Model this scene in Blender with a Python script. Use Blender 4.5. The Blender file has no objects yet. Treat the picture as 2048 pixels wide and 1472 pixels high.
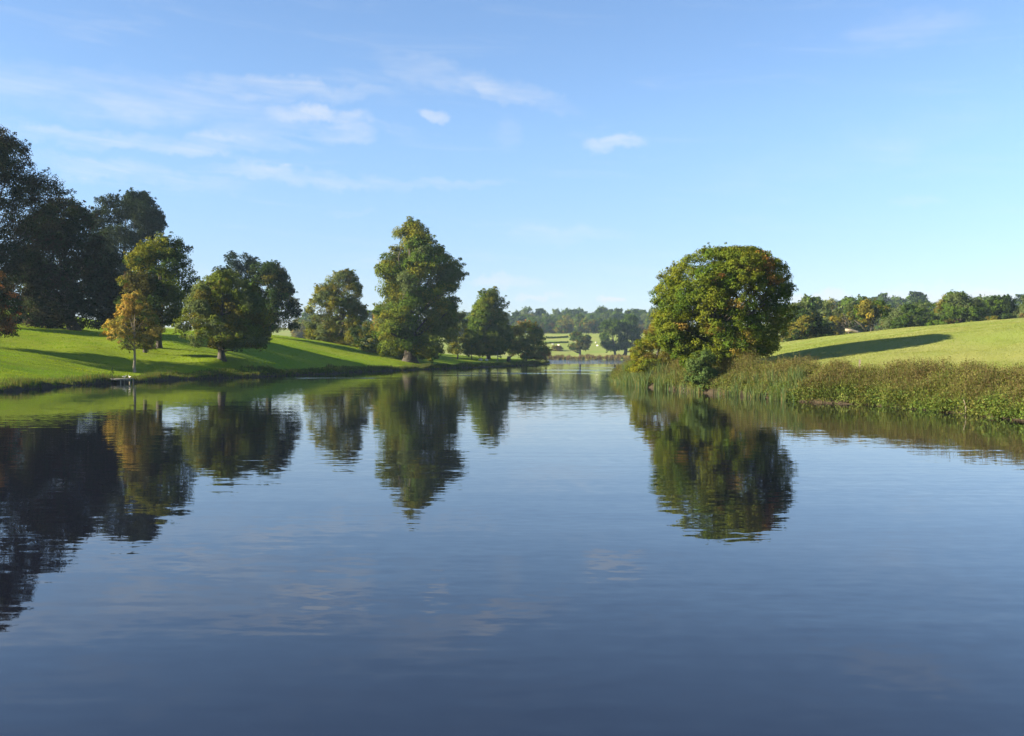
import bpy, math, random
import numpy as np
from mathutils import Vector, noise as mnoise

# ------------------------------------------------------------------ camera, sky, sun, exposure
sc = bpy.context.scene
col = sc.collection
R = math.radians
F = 1967.0                      # focal length in photo pixels (photo 2048 x 1472)
CAMH = 2.5
PITCH = math.atan(28.0 / F)     # horizon at row 708
cam = bpy.data.cameras.new('camera'); camo = bpy.data.objects.new('camera', cam); col.objects.link(camo)
cam.sensor_width = 36.0; cam.lens = F / 2048.0 * 36.0
cam.clip_start = 0.1; cam.clip_end = 20000
camo.location = (0, 0, CAMH); camo.rotation_euler = (R(90) - PITCH, 0, 0)
sc.camera = camo

SUN_EL = 21.5
LX, LY = 0.975, 0.22           # horizontal travel direction of the sunlight
SUN_AZ = math.atan2(-LX, -LY)   # clockwise from +Y
sun = bpy.data.lights.new('sun', 'SUN'); suno = bpy.data.objects.new('sun', sun); col.objects.link(suno)
sun.energy = 5.0; sun.angle = R(0.5); sun.color = (1.0, 0.88, 0.66)
ld = Vector((LX * math.cos(R(SUN_EL)), LY * math.cos(R(SUN_EL)), -math.sin(R(SUN_EL))))
suno.rotation_euler = ld.to_track_quat('-Z', 'Y').to_euler()
suno.location = (-100, -30, 80)

sc.view_settings.view_transform = 'Standard'; sc.view_settings.look = 'None'
sc.view_settings.exposure = 1.95; sc.view_settings.gamma = 1.0
sc.view_settings.use_curve_mapping = False
sc.render.engine = 'CYCLES'
cy = sc.cycles
cy.max_bounces = 8; cy.diffuse_bounces = 3; cy.glossy_bounces = 4; cy.transmission_bounces = 4
cy.transparent_max_bounces = 8; cy.volume_bounces = 0
cy.use_denoising = True
cy.caustics_reflective = False; cy.caustics_refractive = False
cy.sample_clamp_indirect = 6.0

class NT:
    """small helper to write node trees"""
    def __init__(s, tree): s.t = tree; s.n = tree.nodes; s.l = tree.links; s.n.clear()
    def node(s, typ, **kw):
        n = s.n.new(typ)
        for k, v in kw.items(): setattr(n, k, v)
        return n
    def put(s, sock, v):
        if v is None: return
        if isinstance(v, bpy.types.NodeSocket): s.l.new(v, sock)
        else: sock.default_value = v
    def math(s, op, a, b=None, c=None, clamp=False):
        n = s.node('ShaderNodeMath', operation=op, use_clamp=clamp)
        s.put(n.inputs[0], a); s.put(n.inputs[1], b); s.put(n.inputs[2], c)
        return n.outputs[0]
    def vec(s, x, y, z):
        n = s.node('ShaderNodeCombineXYZ'); s.put(n.inputs[0], x); s.put(n.inputs[1], y); s.put(n.inputs[2], z)
        return n.outputs[0]
    def sep(s, v):
        n = s.node('ShaderNodeSeparateXYZ'); s.put(n.inputs[0], v); return n.outputs
    def vmath(s, op, a, b=None, scale=None):
        n = s.node('ShaderNodeVectorMath', operation=op)
        s.put(n.inputs[0], a); s.put(n.inputs[1], b)
        if scale is not None: s.put(n.inputs['Scale'], scale)
        return n.outputs[0]
    def noise(s, v, scale, detail=3, rough=0.55, dist=0.0):
        n = s.node('ShaderNodeTexNoise'); s.put(n.inputs['Vector'], v); n.inputs['Scale'].default_value = scale
        n.inputs['Detail'].default_value = detail; n.inputs['Roughness'].default_value = rough
        n.inputs['Distortion'].default_value = dist
        return n.outputs[0], n.outputs[1]
    def ramp(s, v, a, b, lo=0.0, hi=1.0):
        n = s.node('ShaderNodeMapRange', interpolation_type='SMOOTHSTEP', clamp=True)
        s.put(n.inputs['Value'], v); n.inputs['From Min'].default_value = a; n.inputs['From Max'].default_value = b
        n.inputs['To Min'].default_value = lo; n.inputs['To Max'].default_value = hi
        return n.outputs[0]
    def mix(s, f, a, b, mode='MIX'):
        n = s.node('ShaderNodeMix', data_type='RGBA', blend_type=mode)
        s.put(n.inputs[0], f); s.put(n.inputs[6], a); s.put(n.inputs[7], b)
        return n.outputs[2]

def rgb(r, g, b): return (r, g, b, 1.0)
def px_az(px): return math.degrees(math.atan((px - 1024) / F))
def px_el(px, py):
    return math.degrees(math.atan((708 - py) / F * math.cos(math.atan((px - 1024) / F))))

SKY = 0.05
def make_world():
    w = bpy.data.worlds.new('World'); sc.world = w; w.use_nodes = True
    T = NT(w.node_tree)
    sky = T.node('ShaderNodeTexSky', sky_type='NISHITA')
    sky.sun_disc = False; sky.sun_elevation = R(SUN_EL); sky.sun_rotation = SUN_AZ
    sky.air_density = 1.0; sky.dust_density = 0.2; sky.ozone_density = 2.0; sky.altitude = 50
    tc = T.node('ShaderNodeTexCoord')
    x, y, z = T.sep(tc.outputs['Generated'])
    az = T.math('MULTIPLY', T.math('ARCTAN2', x, y), 57.2958)
    el = T.math('MULTIPLY', T.math('ARCSINE', z), 57.2958)
    p = T.vec(az, el, 0.0)
    nz, nc = T.noise(p, 0.45, 5, 0.6)
    warp = T.vmath('SCALE', T.vmath('SUBTRACT', nc, (0.5, 0.5, 0.5)), scale=2.2)
    wx, wy, wz = T.sep(T.vmath('ADD', p, warp))
    # long thin cirrus
    sp = T.vec(T.math('MULTIPLY', az, 0.10), T.math('ADD', T.math('MULTIPLY', el, 0.85), T.math('MULTIPLY', az, 0.06)), 3.7)
    c1, _ = T.noise(sp, 1.0, 6, 0.62, 0.6)
    cir = T.ramp(c1, 0.5, 0.82)
    band = T.math('MULTIPLY', T.ramp(el, 1.0, 5.0), T.ramp(el, 24.0, 14.0))
    left = T.ramp(az, 28.0, -22.0, 0.38, 0.75)
    total = T.math('MULTIPLY', T.math('MULTIPLY', cir, band), T.math('MULTIPLY', left, 0.30))
    big, _ = T.noise(T.vec(T.math('MULTIPLY', az, .4), T.math('MULTIPLY', el, 1.3), 9.1), 0.9, 5, 0.65)
    # (px, py, half width, half height, opacity, soft, tilt)
    puffs = [(595, 230, 80, 20, .42, 0, 0), (640, 226, 36, 18, .42, 0, 0), (868, 234, 36, 16, .55, 0, 0), (1230, 284, 72, 22, .55, 0, 0),
             (690, 268, 70, 26, .40, .0, 0), (700, 236, 50, 16, .35, 0, 0), (1010, 563, 95, 14, .5, .1, 0), (1895, 590, 120, 19, 1.0, .1, 0), (1985, 588, 60, 16, .9, .1, 0),
             (1635, 592, 85, 16, .9, .1, 0), (1780, 602, 90, 12, .7, .1, 0), (1225, 601, 26, 8, .8, .1, 0), (1080, 592, 60, 9, .5, .1, 0), (1810, 58, 110, 34, .16, 0, 0),
             (560, 182, 200, 20, .40, 0, 0), (180, 190, 330, 42, .30, 0, 0), (1030, 190, 120, 22, .30, 0, -14), (870, 150, 120, 30, .22, 0, -12), (1010, 265, 40, 40, .14, 0, 0),
             (300, 282, 280, 16, .36, 0, 0), (520, 262, 120, 24, .24, 0, 12), (600, 355, 170, 15, .40, 0, -4), (200, 335, 250, 20, .30, 0, -5), (820, 366, 200, 10, .25, 0, 0),
             (1130, 468, 120, 16, .22, 0, 0), (700, 418, 60, 10, .2, 0, 0), (1840, 405, 60, 12, .15, 0, 0), (1700, 300, 260, 40, .10, 0, 8)]
    for (cx, cyy, hw, hh, a, soft, tilt) in puffs:
        A, E = px_az(cx), px_el(cx, cyy)
        kf = .8 if hw >= 100 else .62; ra = max(.05, hw * kf / F * 57.3); re = hh * kf / F * 57.3
        dx = T.math('SUBTRACT', wx, A); dy = T.math('SUBTRACT', wy, E)
        if tilt: dy = T.math('SUBTRACT', dy, T.math('MULTIPLY', dx, math.tan(R(tilt))))
        d = T.math('ADD', T.math('POWER', T.math('MULTIPLY', dx, 1 / ra), 2.0), T.math('POWER', T.math('MULTIPLY', dy, 1 / re), 2.0))
        m = T.ramp(d, 2.6, soft)
        m = T.math('MULTIPLY', m, T.math('MULTIPLY', T.ramp(big, 0.25, 0.62, .35, 1.0), a * .72))
        if hw >= 100: m = T.math('MULTIPLY', m, T.ramp(c1, .30, .64, .40, 1.25))
        total = T.math('SUBTRACT', T.math('ADD', total, m), T.math('MULTIPLY', total, m))
    skyc = T.mix(1.0, sky.outputs[0], T.mix(T.ramp(el, 0.0, 14.0), rgb(*SKY_LOW), rgb(*SKY_TINT)), 'MULTIPLY')
    cloud = T.mix(T.ramp(el, 0.0, 8.0), rgb(*CLOUD_LOW), rgb(*CLOUD_HIGH))
    c = T.mix(total, skyc, cloud)
    bg = T.node('ShaderNodeBackground'); T.put(bg.inputs[0], c); bg.inputs[1].default_value = SKY
    out = T.node('ShaderNodeOutputWorld'); T.l.new(bg.outputs[0], out.inputs[0])

SKY_TINT = (0.95, 1.05, 1.22); SKY_LOW = (0.70, 0.735, 0.98)
CLOUD_LOW = (4.6, 4.2, 3.9); CLOUD_HIGH = (5.0, 5.0, 4.95)
make_world()

# ------------------------------------------------------------------ helpers
def P(px, py, D):
    """photo pixel at distance D (metres along +Y) -> world point"""
    a = (px - 1024) / F; b = (736 - py) / F
    cp, sp = math.cos(PITCH), math.sin(PITCH)
    dy = cp + b * sp; dz = -sp + b * cp
    return np.array([a * D / dy, D, CAMH + dz * D / dy])
def W(px, py):
    """photo pixel -> point on the water surface"""
    b = (736 - py) / F
    cp, sp = math.cos(PITCH), math.sin(PITCH)
    D = -CAMH / (-sp + b * cp) * (cp + b * sp)
    return P(px, py, D)[:2]

def new_mesh(name, V, faces, mat, parent=None, vcol=None, smooth=False, attrs=None):
    """faces: (M,3) or (M,4) array, or list of such arrays"""
    V = np.asarray(V, dtype=np.float32)
    fl = faces if isinstance(faces, list) else [faces]
    fl = [np.asarray(f, dtype=np.int32) for f in fl if len(f)]
    loops = np.concatenate([f.ravel() for f in fl])
    tot = np.concatenate([np.full(len(f), f.shape[1], np.int32) for f in fl])
    start = np.concatenate([[0], np.cumsum(tot)[:-1]]).astype(np.int32)
    me = bpy.data.meshes.new(name)
    me.vertices.add(len(V)); me.vertices.foreach_set('co', V.ravel())
    me.loops.add(len(loops)); me.loops.foreach_set('vertex_index', loops)
    me.polygons.add(len(tot)); me.polygons.foreach_set('loop_start', start)
    try: me.polygons.foreach_set('loop_total', tot)
    except Exception: pass
    if smooth: me.polygons.foreach_set('use_smooth', np.ones(len(tot), bool))
    me.update(calc_edges=True); me.validate()
    if vcol is not None:
        c4 = np.ones((len(V), 4), np.float32); c4[:, :3] = vcol
        a = me.color_attributes.new('tint', 'FLOAT_COLOR', 'POINT'); a.data.foreach_set('color', c4.ravel())
    for k, v in (attrs or {}).items():
        a = me.attributes.new(k, 'FLOAT', 'POINT'); a.data.foreach_set('value', np.asarray(v, np.float32))
    if mat: me.materials.append(mat)
    o = bpy.data.objects.new(name, me); col.objects.link(o)
    if parent: o.parent = parent
    return o

def tag(o, label=None, cat=None, group=None, kind=None):
    if label: o['label'] = label
    if cat: o['category'] = cat
    if group: o['group'] = group
    if kind: o['kind'] = kind
    return o
def thing(name, loc, label, cat, group=None):
    o = bpy.data.objects.new(name, None); col.objects.link(o); o.location = loc
    o.empty_display_size = 0.3
    return tag(o, label, cat, group)
def copy_tree(o, parent=None):
    c = o.copy(); col.objects.link(c)
    if parent: c.parent = parent
    for ch in list(o.children): copy_tree(ch, c)
    return c

def nrm(a): return a / np.maximum(np.linalg.norm(a, axis=-1, keepdims=True), 1e-9)

def tube(pts, rad, seg=7, cap=True):
    """tapered tube along points; returns V, quads, tris"""
    pts = np.asarray(pts, float); n = len(pts)
    tang = nrm(np.gradient(pts, axis=0))
    ref = np.array([0.31, 0.95, 0.05])
    V = []
    for i in range(n):
        u = np.cross(tang[i], ref); u /= max(np.linalg.norm(u), 1e-6); v = np.cross(tang[i], u)
        for k in range(seg):
            a = 2 * math.pi * k / seg
            V.append(pts[i] + rad[i] * (math.cos(a) * u + math.sin(a) * v))
    Q = [[i * seg + k, i * seg + (k + 1) % seg, (i + 1) * seg + (k + 1) % seg, (i + 1) * seg + k] for i in range(n - 1) for k in range(seg)]
    Tt = []
    if cap:
        for b, s in ((0, -1), ((n - 1) * seg, 1)):
            for k in range(1, seg - 1):
                Tt.append([b, b + k, b + k + 1] if s > 0 else [b, b + k + 1, b + k])
    return np.array(V), np.array(Q), np.array(Tt)

class MB:
    """collects pieces into one mesh"""
    def __init__(s): s.V = []; s.Q = []; s.T = []; s.n = 0
    def add(s, V, Q=None, T=None):
        if Q is not None and len(Q): s.Q.append(np.asarray(Q) + s.n)
        if T is not None and len(T): s.T.append(np.asarray(T) + s.n)
        s.V.append(np.asarray(V, float)); s.n += len(V)
    def tube(s, pts, rad, seg=7): s.add(*tube(pts, rad, seg))
    def box(s, c, size, rz=0, bevel=0.0):
        c = np.array(c, float); h = np.array(size, float) / 2
        b = min(bevel, h.min() * .9)
        V = []
        for z, inset in ((-h[2], b), (-h[2] + b, 0), (h[2] - b, 0), (h[2], b)):
            for sx, sy in ((-1, -1), (1, -1), (1, 1), (-1, 1)):
                V.append([sx * (h[0] - inset), sy * (h[1] - inset), z])
        V = np.array(V); cr, sr = math.cos(rz), math.sin(rz)
        V = np.stack([V[:, 0] * cr - V[:, 1] * sr, V[:, 0] * sr + V[:, 1] * cr, V[:, 2]], 1) + c
        Q = [[3, 2, 1, 0], [12, 13, 14, 15]]
        for r in range(3):
            for k in range(4): Q.append([r * 4 + k, r * 4 + (k + 1) % 4, r * 4 + 4 + (k + 1) % 4, r * 4 + 4 + k])
        s.add(V, Q)
    def ellipsoid(s, c, r, nu=12, nv=8, rz=0, tilt=0):
        V = [[0, 0, -1]]
        for j in range(1, nv):
            th = math.pi * j / nv
            for i in range(nu):
                ph = 2 * math.pi * i / nu
                V.append([math.sin(th) * math.cos(ph), math.sin(th) * math.sin(ph), -math.cos(th)])
        V.append([0, 0, 1]); V = np.array(V) * np.array(r)
        ct, st = math.cos(tilt), math.sin(tilt)
        V = np.stack([V[:, 0] * ct + V[:, 2] * st, V[:, 1], -V[:, 0] * st + V[:, 2] * ct], 1)
        cr, sr = math.cos(rz), math.sin(rz)
        V = np.stack([V[:, 0] * cr - V[:, 1] * sr, V[:, 0] * sr + V[:, 1] * cr, V[:, 2]], 1) + np.array(c)
        Q = []; T = []
        for i in range(nu):
            T.append([0, 1 + (i + 1) % nu, 1 + i])
            for j in range(nv - 2):
                a = 1 + j * nu
                Q.append([a + i, a + (i + 1) % nu, a + nu + (i + 1) % nu, a + nu + i])
            a = 1 + (nv - 2) * nu
            T.append([a + i, a + (i + 1) % nu, len(V) - 1])
        s.add(V, Q, T)
    def build(s, name, mat, parent=None, smooth=False, vcol=None):
        f = []
        if s.Q: f.append(np.concatenate(s.Q))
        if s.T: f.append(np.concatenate(s.T))
        return new_mesh(name, np.concatenate(s.V), f, mat, parent, smooth=smooth, vcol=vcol)

# ------------------------------------------------------------------ materials
def mat_new(name):
    m = bpy.data.materials.new(name); m.use_nodes = True
    return m, NT(m.node_tree)
def finish(T, sh, disp=None):
    o = T.node('ShaderNodeOutputMaterial'); T.l.new(sh, o.inputs[0])

def leaf_material(name, trans=0.35, rough=0.55, spec=0.25):
    m, T = mat_new(name)
    at = T.node('ShaderNodeAttribute', attribute_name='tint')
    pr = T.node('ShaderNodeBsdfPrincipled'); T.put(pr.inputs['Base Color'], at.outputs['Color'])
    pr.inputs['Roughness'].default_value = rough; pr.inputs['Specular IOR Level'].default_value = spec
    tr = T.node('ShaderNodeBsdfTranslucent')
    tcol = T.mix(1.0, at.outputs['Color'], rgb(1.25, 1.2, 0.55), 'MULTIPLY'); T.put(tr.inputs[0], tcol)
    mx = T.node('ShaderNodeMixShader'); mx.inputs[0].default_value = trans
    T.l.new(pr.outputs[0], mx.inputs[1]); T.l.new(tr.outputs[0], mx.inputs[2])
    finish(T, mx.outputs[0]); return m
LEAF = leaf_material('leaf_surface', 0.28, .7, .06)
BLADE = leaf_material('grass_blade_surface', 0.42, 0.7, 0.06)

def bark_material(name, c1, c2):
    m, T = mat_new(name)
    g = T.node('ShaderNodeTexCoord')
    v = T.vmath('MULTIPLY', g.outputs['Object'], (3.0, 3.0, 0.7))
    a, _ = T.noise(v, 2.0, 6, 0.65)
    c = T.mix(T.ramp(a, .35, .7), rgb(*c1), rgb(*c2))
    b = T.node('ShaderNodeBump'); b.inputs['Strength'].default_value = .6; b.inputs['Distance'].default_value = .06; T.put(b.inputs['Height'], a)
    pr = T.node('ShaderNodeBsdfPrincipled'); T.put(pr.inputs['Base Color'], c); pr.inputs['Roughness'].default_value = .85
    T.l.new(b.outputs[0], pr.inputs['Normal'])
    finish(T, pr.outputs[0]); return m
BARK = bark_material('bark', (0.028, 0.023, 0.017), (0.085, 0.068, 0.048))
PALEBARK = bark_material('pale_bark', (0.16, 0.13, 0.09), (0.34, 0.28, 0.2))
WOOD = bark_material('weathered_timber', (0.15, 0.13, 0.09), (0.33, 0.29, 0.21))

def plain(name, c, rough=.8, var=.25, scale=8):
    m, T = mat_new(name)
    g = T.node('ShaderNodeTexCoord'); a, _ = T.noise(g.outputs['Object'], scale, 4, .6)
    cc = T.mix(a, rgb(*[k * (1 - var) for k in c]), rgb(*[min(.95, k * (1 + var)) for k in c]))
    pr = T.node('ShaderNodeBsdfPrincipled'); T.put(pr.inputs['Base Color'], cc); pr.inputs['Roughness'].default_value = rough
    finish(T, pr.outputs[0]); return m
FLEECE = plain('fleece', (.72, .68, .58)); DARKFACE = plain('dark_face', (.06, .05, .045))
FEATHER = plain('white_feathers', (.5, .47, .4)); BEAK = plain('beak', (.6, .3, .05)); STONE = plain('pale_stone', (.5, .47, .4), scale=3)

# ------------------------------------------------------------------ terrain
SH = [W(*q) for q in [(-60, 795), (0, 785), (70, 778), (140, 772), (200, 768), (265, 765), (345, 760), (430, 757), (520, 754), (600, 750), (660, 748), (700, 745), (770, 742.5),
                      (830, 740), (900, 736.5), (950, 735), (1000, 733), (1045, 731), (1085, 729.2), (1094, 728)]]
SH += [np.array(q) for q in [(10.3, 262), (6, 285), (0, 330), (-30, 380), (-60, 405)]]
SH += [W(*q) for q in [(700, 720.3), (960, 719.9), (1100, 719.8), (1180, 719.9), (1290, 720.0)]]
SH += [np.array(q) for q in [(64, 350), (52, 280), (38, 200), (25, 150), (16, 122)]]
SH += [W(*q) for q in [(1228, 756), (1222, 759), (1236, 765), (1262, 770), (1300, 775), (1350, 780), (1400, 785), (1450, 789), (1500, 793), (1550, 798), (1600, 803), (1650, 806), (1700, 808),
                       (1750, 811), (1800, 815), (1850, 820), (1900, 826), (1960, 832), (2010, 837), (2048, 842), (2110, 852)]]
SH += [np.array(q) for q in [(24, 27), (31, 16), (44, 2), (60, -20), (70, -60), (-80, -60), (-78, -10), (-62, 20), (-47, 44)]]
SH = np.array([np.asarray(q, float) for q in SH])

def shore_sd(x, y):
    """signed distance to the lake edge, positive on land"""
    x = np.asarray(x, float); y = np.asarray(y, float)
    d2 = np.full(x.shape, 1e18); inside = np.zeros(x.shape, bool)
    n = len(SH)
    for i in range(n):
        a = SH[i]; b = SH[(i + 1) % n]; e = b - a
        t = np.clip(((x - a[0]) * e[0] + (y - a[1]) * e[1]) / (e @ e), 0, 1)
        d2 = np.minimum(d2, (x - a[0] - t * e[0]) ** 2 + (y - a[1] - t * e[1]) ** 2)
        if a[1] != b[1]:
            c = ((a[1] > y) != (b[1] > y)) & (x < (b[0] - a[0]) * (y - a[1]) / (b[1] - a[1]) + a[0])
            inside ^= c
    d = np.sqrt(d2)
    return np.where(inside, -d, d) + 0.22 * np.sin(x * 1.9 + y * .7) * np.sin(y * 1.3 - x * .6) + .12 * np.sin(x * 4.1 + 1) * np.sin(y * 3.3)

CP = []
def cp(px, py, D): CP.append(P(px, py, D))
def cz(x, y, z): CP.append(np.array([x, y, z], float))
# left meadow
for q in [(0, 752, 74), (120, 748, 84), (268, 738, 100), (443, 716, 107.5), (560, 735, 118), (650, 735, 128), (148, 662, 131), (68, 652, 138), (0, 690, 101), (0, 720, 85), (150, 700, 103), (268, 700, 109), (180, 672, 117),
          (330, 700, 112), (300, 668, 148), (200, 648, 185), (0, 644, 185), (420, 668, 175), (535, 672, 172), (600, 676, 185), (700, 692, 190), (760, 704, 190), (640, 700, 160), (780, 724, 160),
          (820, 724, 168), (900, 722, 195), (960, 719, 215), (1050, 719.5, 232), (560, 690, 138), (480, 700, 121), (750, 732, 148)]: cp(*q)
for q in [(-62, 95, 5.2), (-80, 130, 9), (-100, 180, 12), (-70, 60, 3.5), (-110, 60, 8), (-100, 0, 6), (-90, 240, 7), (-160, 200, 12), (-40, 240, 5), (-60, 320, 4), (-10, 260, 1.6), (-20, 300, 1.6), (-120, 420, 5), (-200, 300, 10),
          (-60, 500, 6), (-260, 500, 12), (-300, 100, 18), (-300, -100, 15)]: cz(*q)
# right field
for q in [(1450, 731, 66), (1500, 727, 70), (1540, 700, 96), (1600, 690, 102), (1660, 673, 108), (1740, 664, 114), (1794, 660.5, 118), (1900, 651, 123), (2048, 635.5, 128), (1700, 710, 66),
          (1855, 676, 69), (1600, 724, 64), (2048, 690, 60), (2048, 748, 46), (1900, 742, 50), (1800, 742, 54), (1950, 690, 64), (1500, 733, 63), (1350, 728, 78), (1300, 728, 95)]: cp(*q)
for q in [(30, 38, 1.9), (45, 25, 3.0), (60, 60, 5.6), (80, 100, 7.6), (90, 40, 8), (71, 128, 7.4), (28, 150, 2.2), (45, 160, 3.8), (62, 165, 6.0), (90, 175, 8.5), (40, 220, 2.6), (60, 260, 4), (110, 260, 9), (75, 330, 5), (150, 300, 12), (200, 150, 16), (150, 50, 14), (160, 0, 12)]: cz(*q)
# far side
for q in [(1100, 715, 425), (1200, 715, 425), (1280, 715, 425), (1120, 690, 500), (1250, 690, 500), (1120, 668, 590), (1250, 668, 590), (960, 680, 560), (760, 688, 560), (1000, 712, 430)]: cp(*q)
for q in [(150, 640, 16), (30, 700, 17.5), (120, 700, 18.5), (60, 850, 24), (150, 850, 26), (-60, 850, 22), (-200, 800, 24), (200, 480, 17), (170, 560, 22), (230, 560, 19), (150, 450, 11), (280, 500, 14), (140, 430, 9), (190, 400, 10), (260, 400, 13), (330, 420, 14),
          (100, 950, 22), (300, 900, 25), (-300, 950, 25), (500, 700, 20), (500, 300, 20), (-500, 600, 20), (-500, 200, 20), (0, 1500, 20), (700, 1500, 20), (-700, 1500, 20), (800, 0, 20), (-800, 0, 20)]: cz(*q)
CP = np.array(CP)
def tps_fit(pts, lam=0.5):
    S = 100.0
    X = pts[:, :2] / S; n = len(X)
    r2 = ((X[:, None] - X[None]) ** 2).sum(-1)
    K = np.where(r2 > 0, .5 * r2 * np.log(np.maximum(r2, 1e-12)), 0) + lam * 1e-3 * np.eye(n)
    Pm = np.concatenate([np.ones((n, 1)), X], 1)
    A = np.zeros((n + 3, n + 3)); A[:n, :n] = K; A[:n, n:] = Pm; A[n:, :n] = Pm.T
    s = np.linalg.solve(A, np.concatenate([pts[:, 2], np.zeros(3)]))
    def f(x, y):
        q = np.stack([np.ravel(x), np.ravel(y)], 1) / S
        out = np.empty(len(q))
        for i in range(0, len(q), 20000):
            qq = q[i:i + 20000]
            d2 = ((qq[:, None] - X[None]) ** 2).sum(-1)
            out[i:i + 20000] = np.where(d2 > 0, .5 * d2 * np.log(np.maximum(d2, 1e-12)), 0) @ s[:n] + s[n] + qq @ s[n + 1:]
        return out.reshape(np.shape(x))
    return f
TPS = tps_fit(CP)
def sstep(a, b, x):
    t = np.clip((x - a) / (b - a), 0, 1); return t * t * (3 - 2 * t)
def ground_z(x, y, sd=None):
    x = np.asarray(x, float); y = np.asarray(y, float)
    if sd is None: sd = shore_sd(x, y)
    land = np.clip(TPS(x, y), 0.45, 45)
    land = land + .10 * np.sin(x * .33 + y * .21) * np.sin(y * .27 - x * .11) + .05 * np.sin(x * .9 - y * .5) * np.sin(y * 1.1)
    land = np.maximum(land, .42)
    bank = .38 + .08 * np.sin(x * .8 + y * .5) + .06 * np.sin(x * 2.3 - y * 1.9) + np.where(x > 8, .15, 0)
    z = np.where(sd < 0, np.maximum(-1.6, -.12 + sd * .5), -.12 + (bank + .12) * sstep(0, .7, sd))
    far = sstep(.7, 4.6, sd)
    return np.where(sd < .7, z, bank * (1 - far) + land * far)
def gz(x, y): return float(ground_z(np.array([x]), np.array([y]))[0])

def axis(segs):
    out = [segs[0][0]]
    for a, b, s in segs:
        n = max(1, int(round((b - a) / s))); out += list(a + (b - a) * (np.arange(n) + 1) / n)
    return np.array(out)
def make_ground():
    xs = axis([(-3500, -600, 200), (-600, -200, 30), (-200, -90, 5), (-90, -52, 1.2), (-52, 38, .45), (38, 75, 1.0), (75, 160, 3.5), (160, 600, 25), (600, 3500, 200)])
    ys = axis([(-600, -60, 60), (-60, 25, 5), (25, 36, 1), (36, 100, .45), (100, 180, .8), (180, 270, 1.2), (270, 395, 6), (395, 430, 1.2), (430, 620, 6), (620, 1200, 24), (1200, 3500, 200)])
    X, Y = np.meshgrid(xs, ys); x = X.ravel(); y = Y.ravel()
    sd = shore_sd(x, y); z = ground_z(x, y, sd)
    nx, ny = len(xs), len(ys)
    idx = np.arange(nx * ny).reshape(ny, nx)
    Q = np.stack([idx[:-1, :-1], idx[:-1, 1:], idx[1:, 1:], idx[1:, :-1]], -1).reshape(-1, 4)
    m, T = mat_new('meadow_ground')
    ge = T.node('ShaderNodeNewGeometry'); p = ge.outputs['Position']
    a1, _ = T.noise(p, .06, 4, .6); a2, _ = T.noise(p, .55, 5, .65); a3, _ = T.noise(p, 5.0, 4, .7)
    lush = T.mix(T.ramp(a1, .35, .65), rgb(.112, .195, .004), rgb(.165, .212, .008))
    dry = T.mix(T.ramp(a1, .35, .65), rgb(.160, .205, .040), rgb(.215, .215, .070))
    x_, y_, z_ = T.sep(p)
    fm = T.node('ShaderNodeAttribute', attribute_name='dry')
    c = T.mix(fm.outputs['Fac'], lush, dry)
    c = T.mix(T.ramp(a2, .42, .75, 0, .42), c, rgb(.15, .16, .03))
    c = T.mix(T.ramp(a3, .5, .85, 0, .35), c, rgb(.06, .11, .008))
    so = T.node('ShaderNodeAttribute', attribute_name='soil')
    soil = T.mix(a3, rgb(.022, .017, .011), rgb(.075, .058, .036))
    sf = T.ramp(T.math('ADD', so.outputs['Fac'], T.math('MULTIPLY', T.math('SUBTRACT', a2, .5), .8)), .35, .65)
    c = T.mix(sf, c, soil)
    bm = T.node('ShaderNodeBump'); bm.inputs['Strength'].default_value = .5; bm.inputs['Distance'].default_value = .08
    T.put(bm.inputs['Height'], T.math('ADD', a3, a2))
    pr = T.node('ShaderNodeBsdfPrincipled'); T.put(pr.inputs['Base Color'], c); pr.inputs['Roughness'].default_value = .9; pr.inputs['Specular IOR Level'].default_value = .1
    T.l.new(bm.outputs[0], pr.inputs['Normal']); finish(T, pr.outputs[0])
    soil_a = 1 - sstep(.35, .95, sd)
    dry_a = sstep(6, 16, x) * (1 - sstep(240, 330, y)) * .9 + .75 * sstep(330, 400, y)
    o = new_mesh('ground', np.stack([x, y, z], 1), Q, m, smooth=True, attrs={'soil': soil_a, 'dry': dry_a})
    tag(o, kind='structure')
make_ground()

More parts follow.
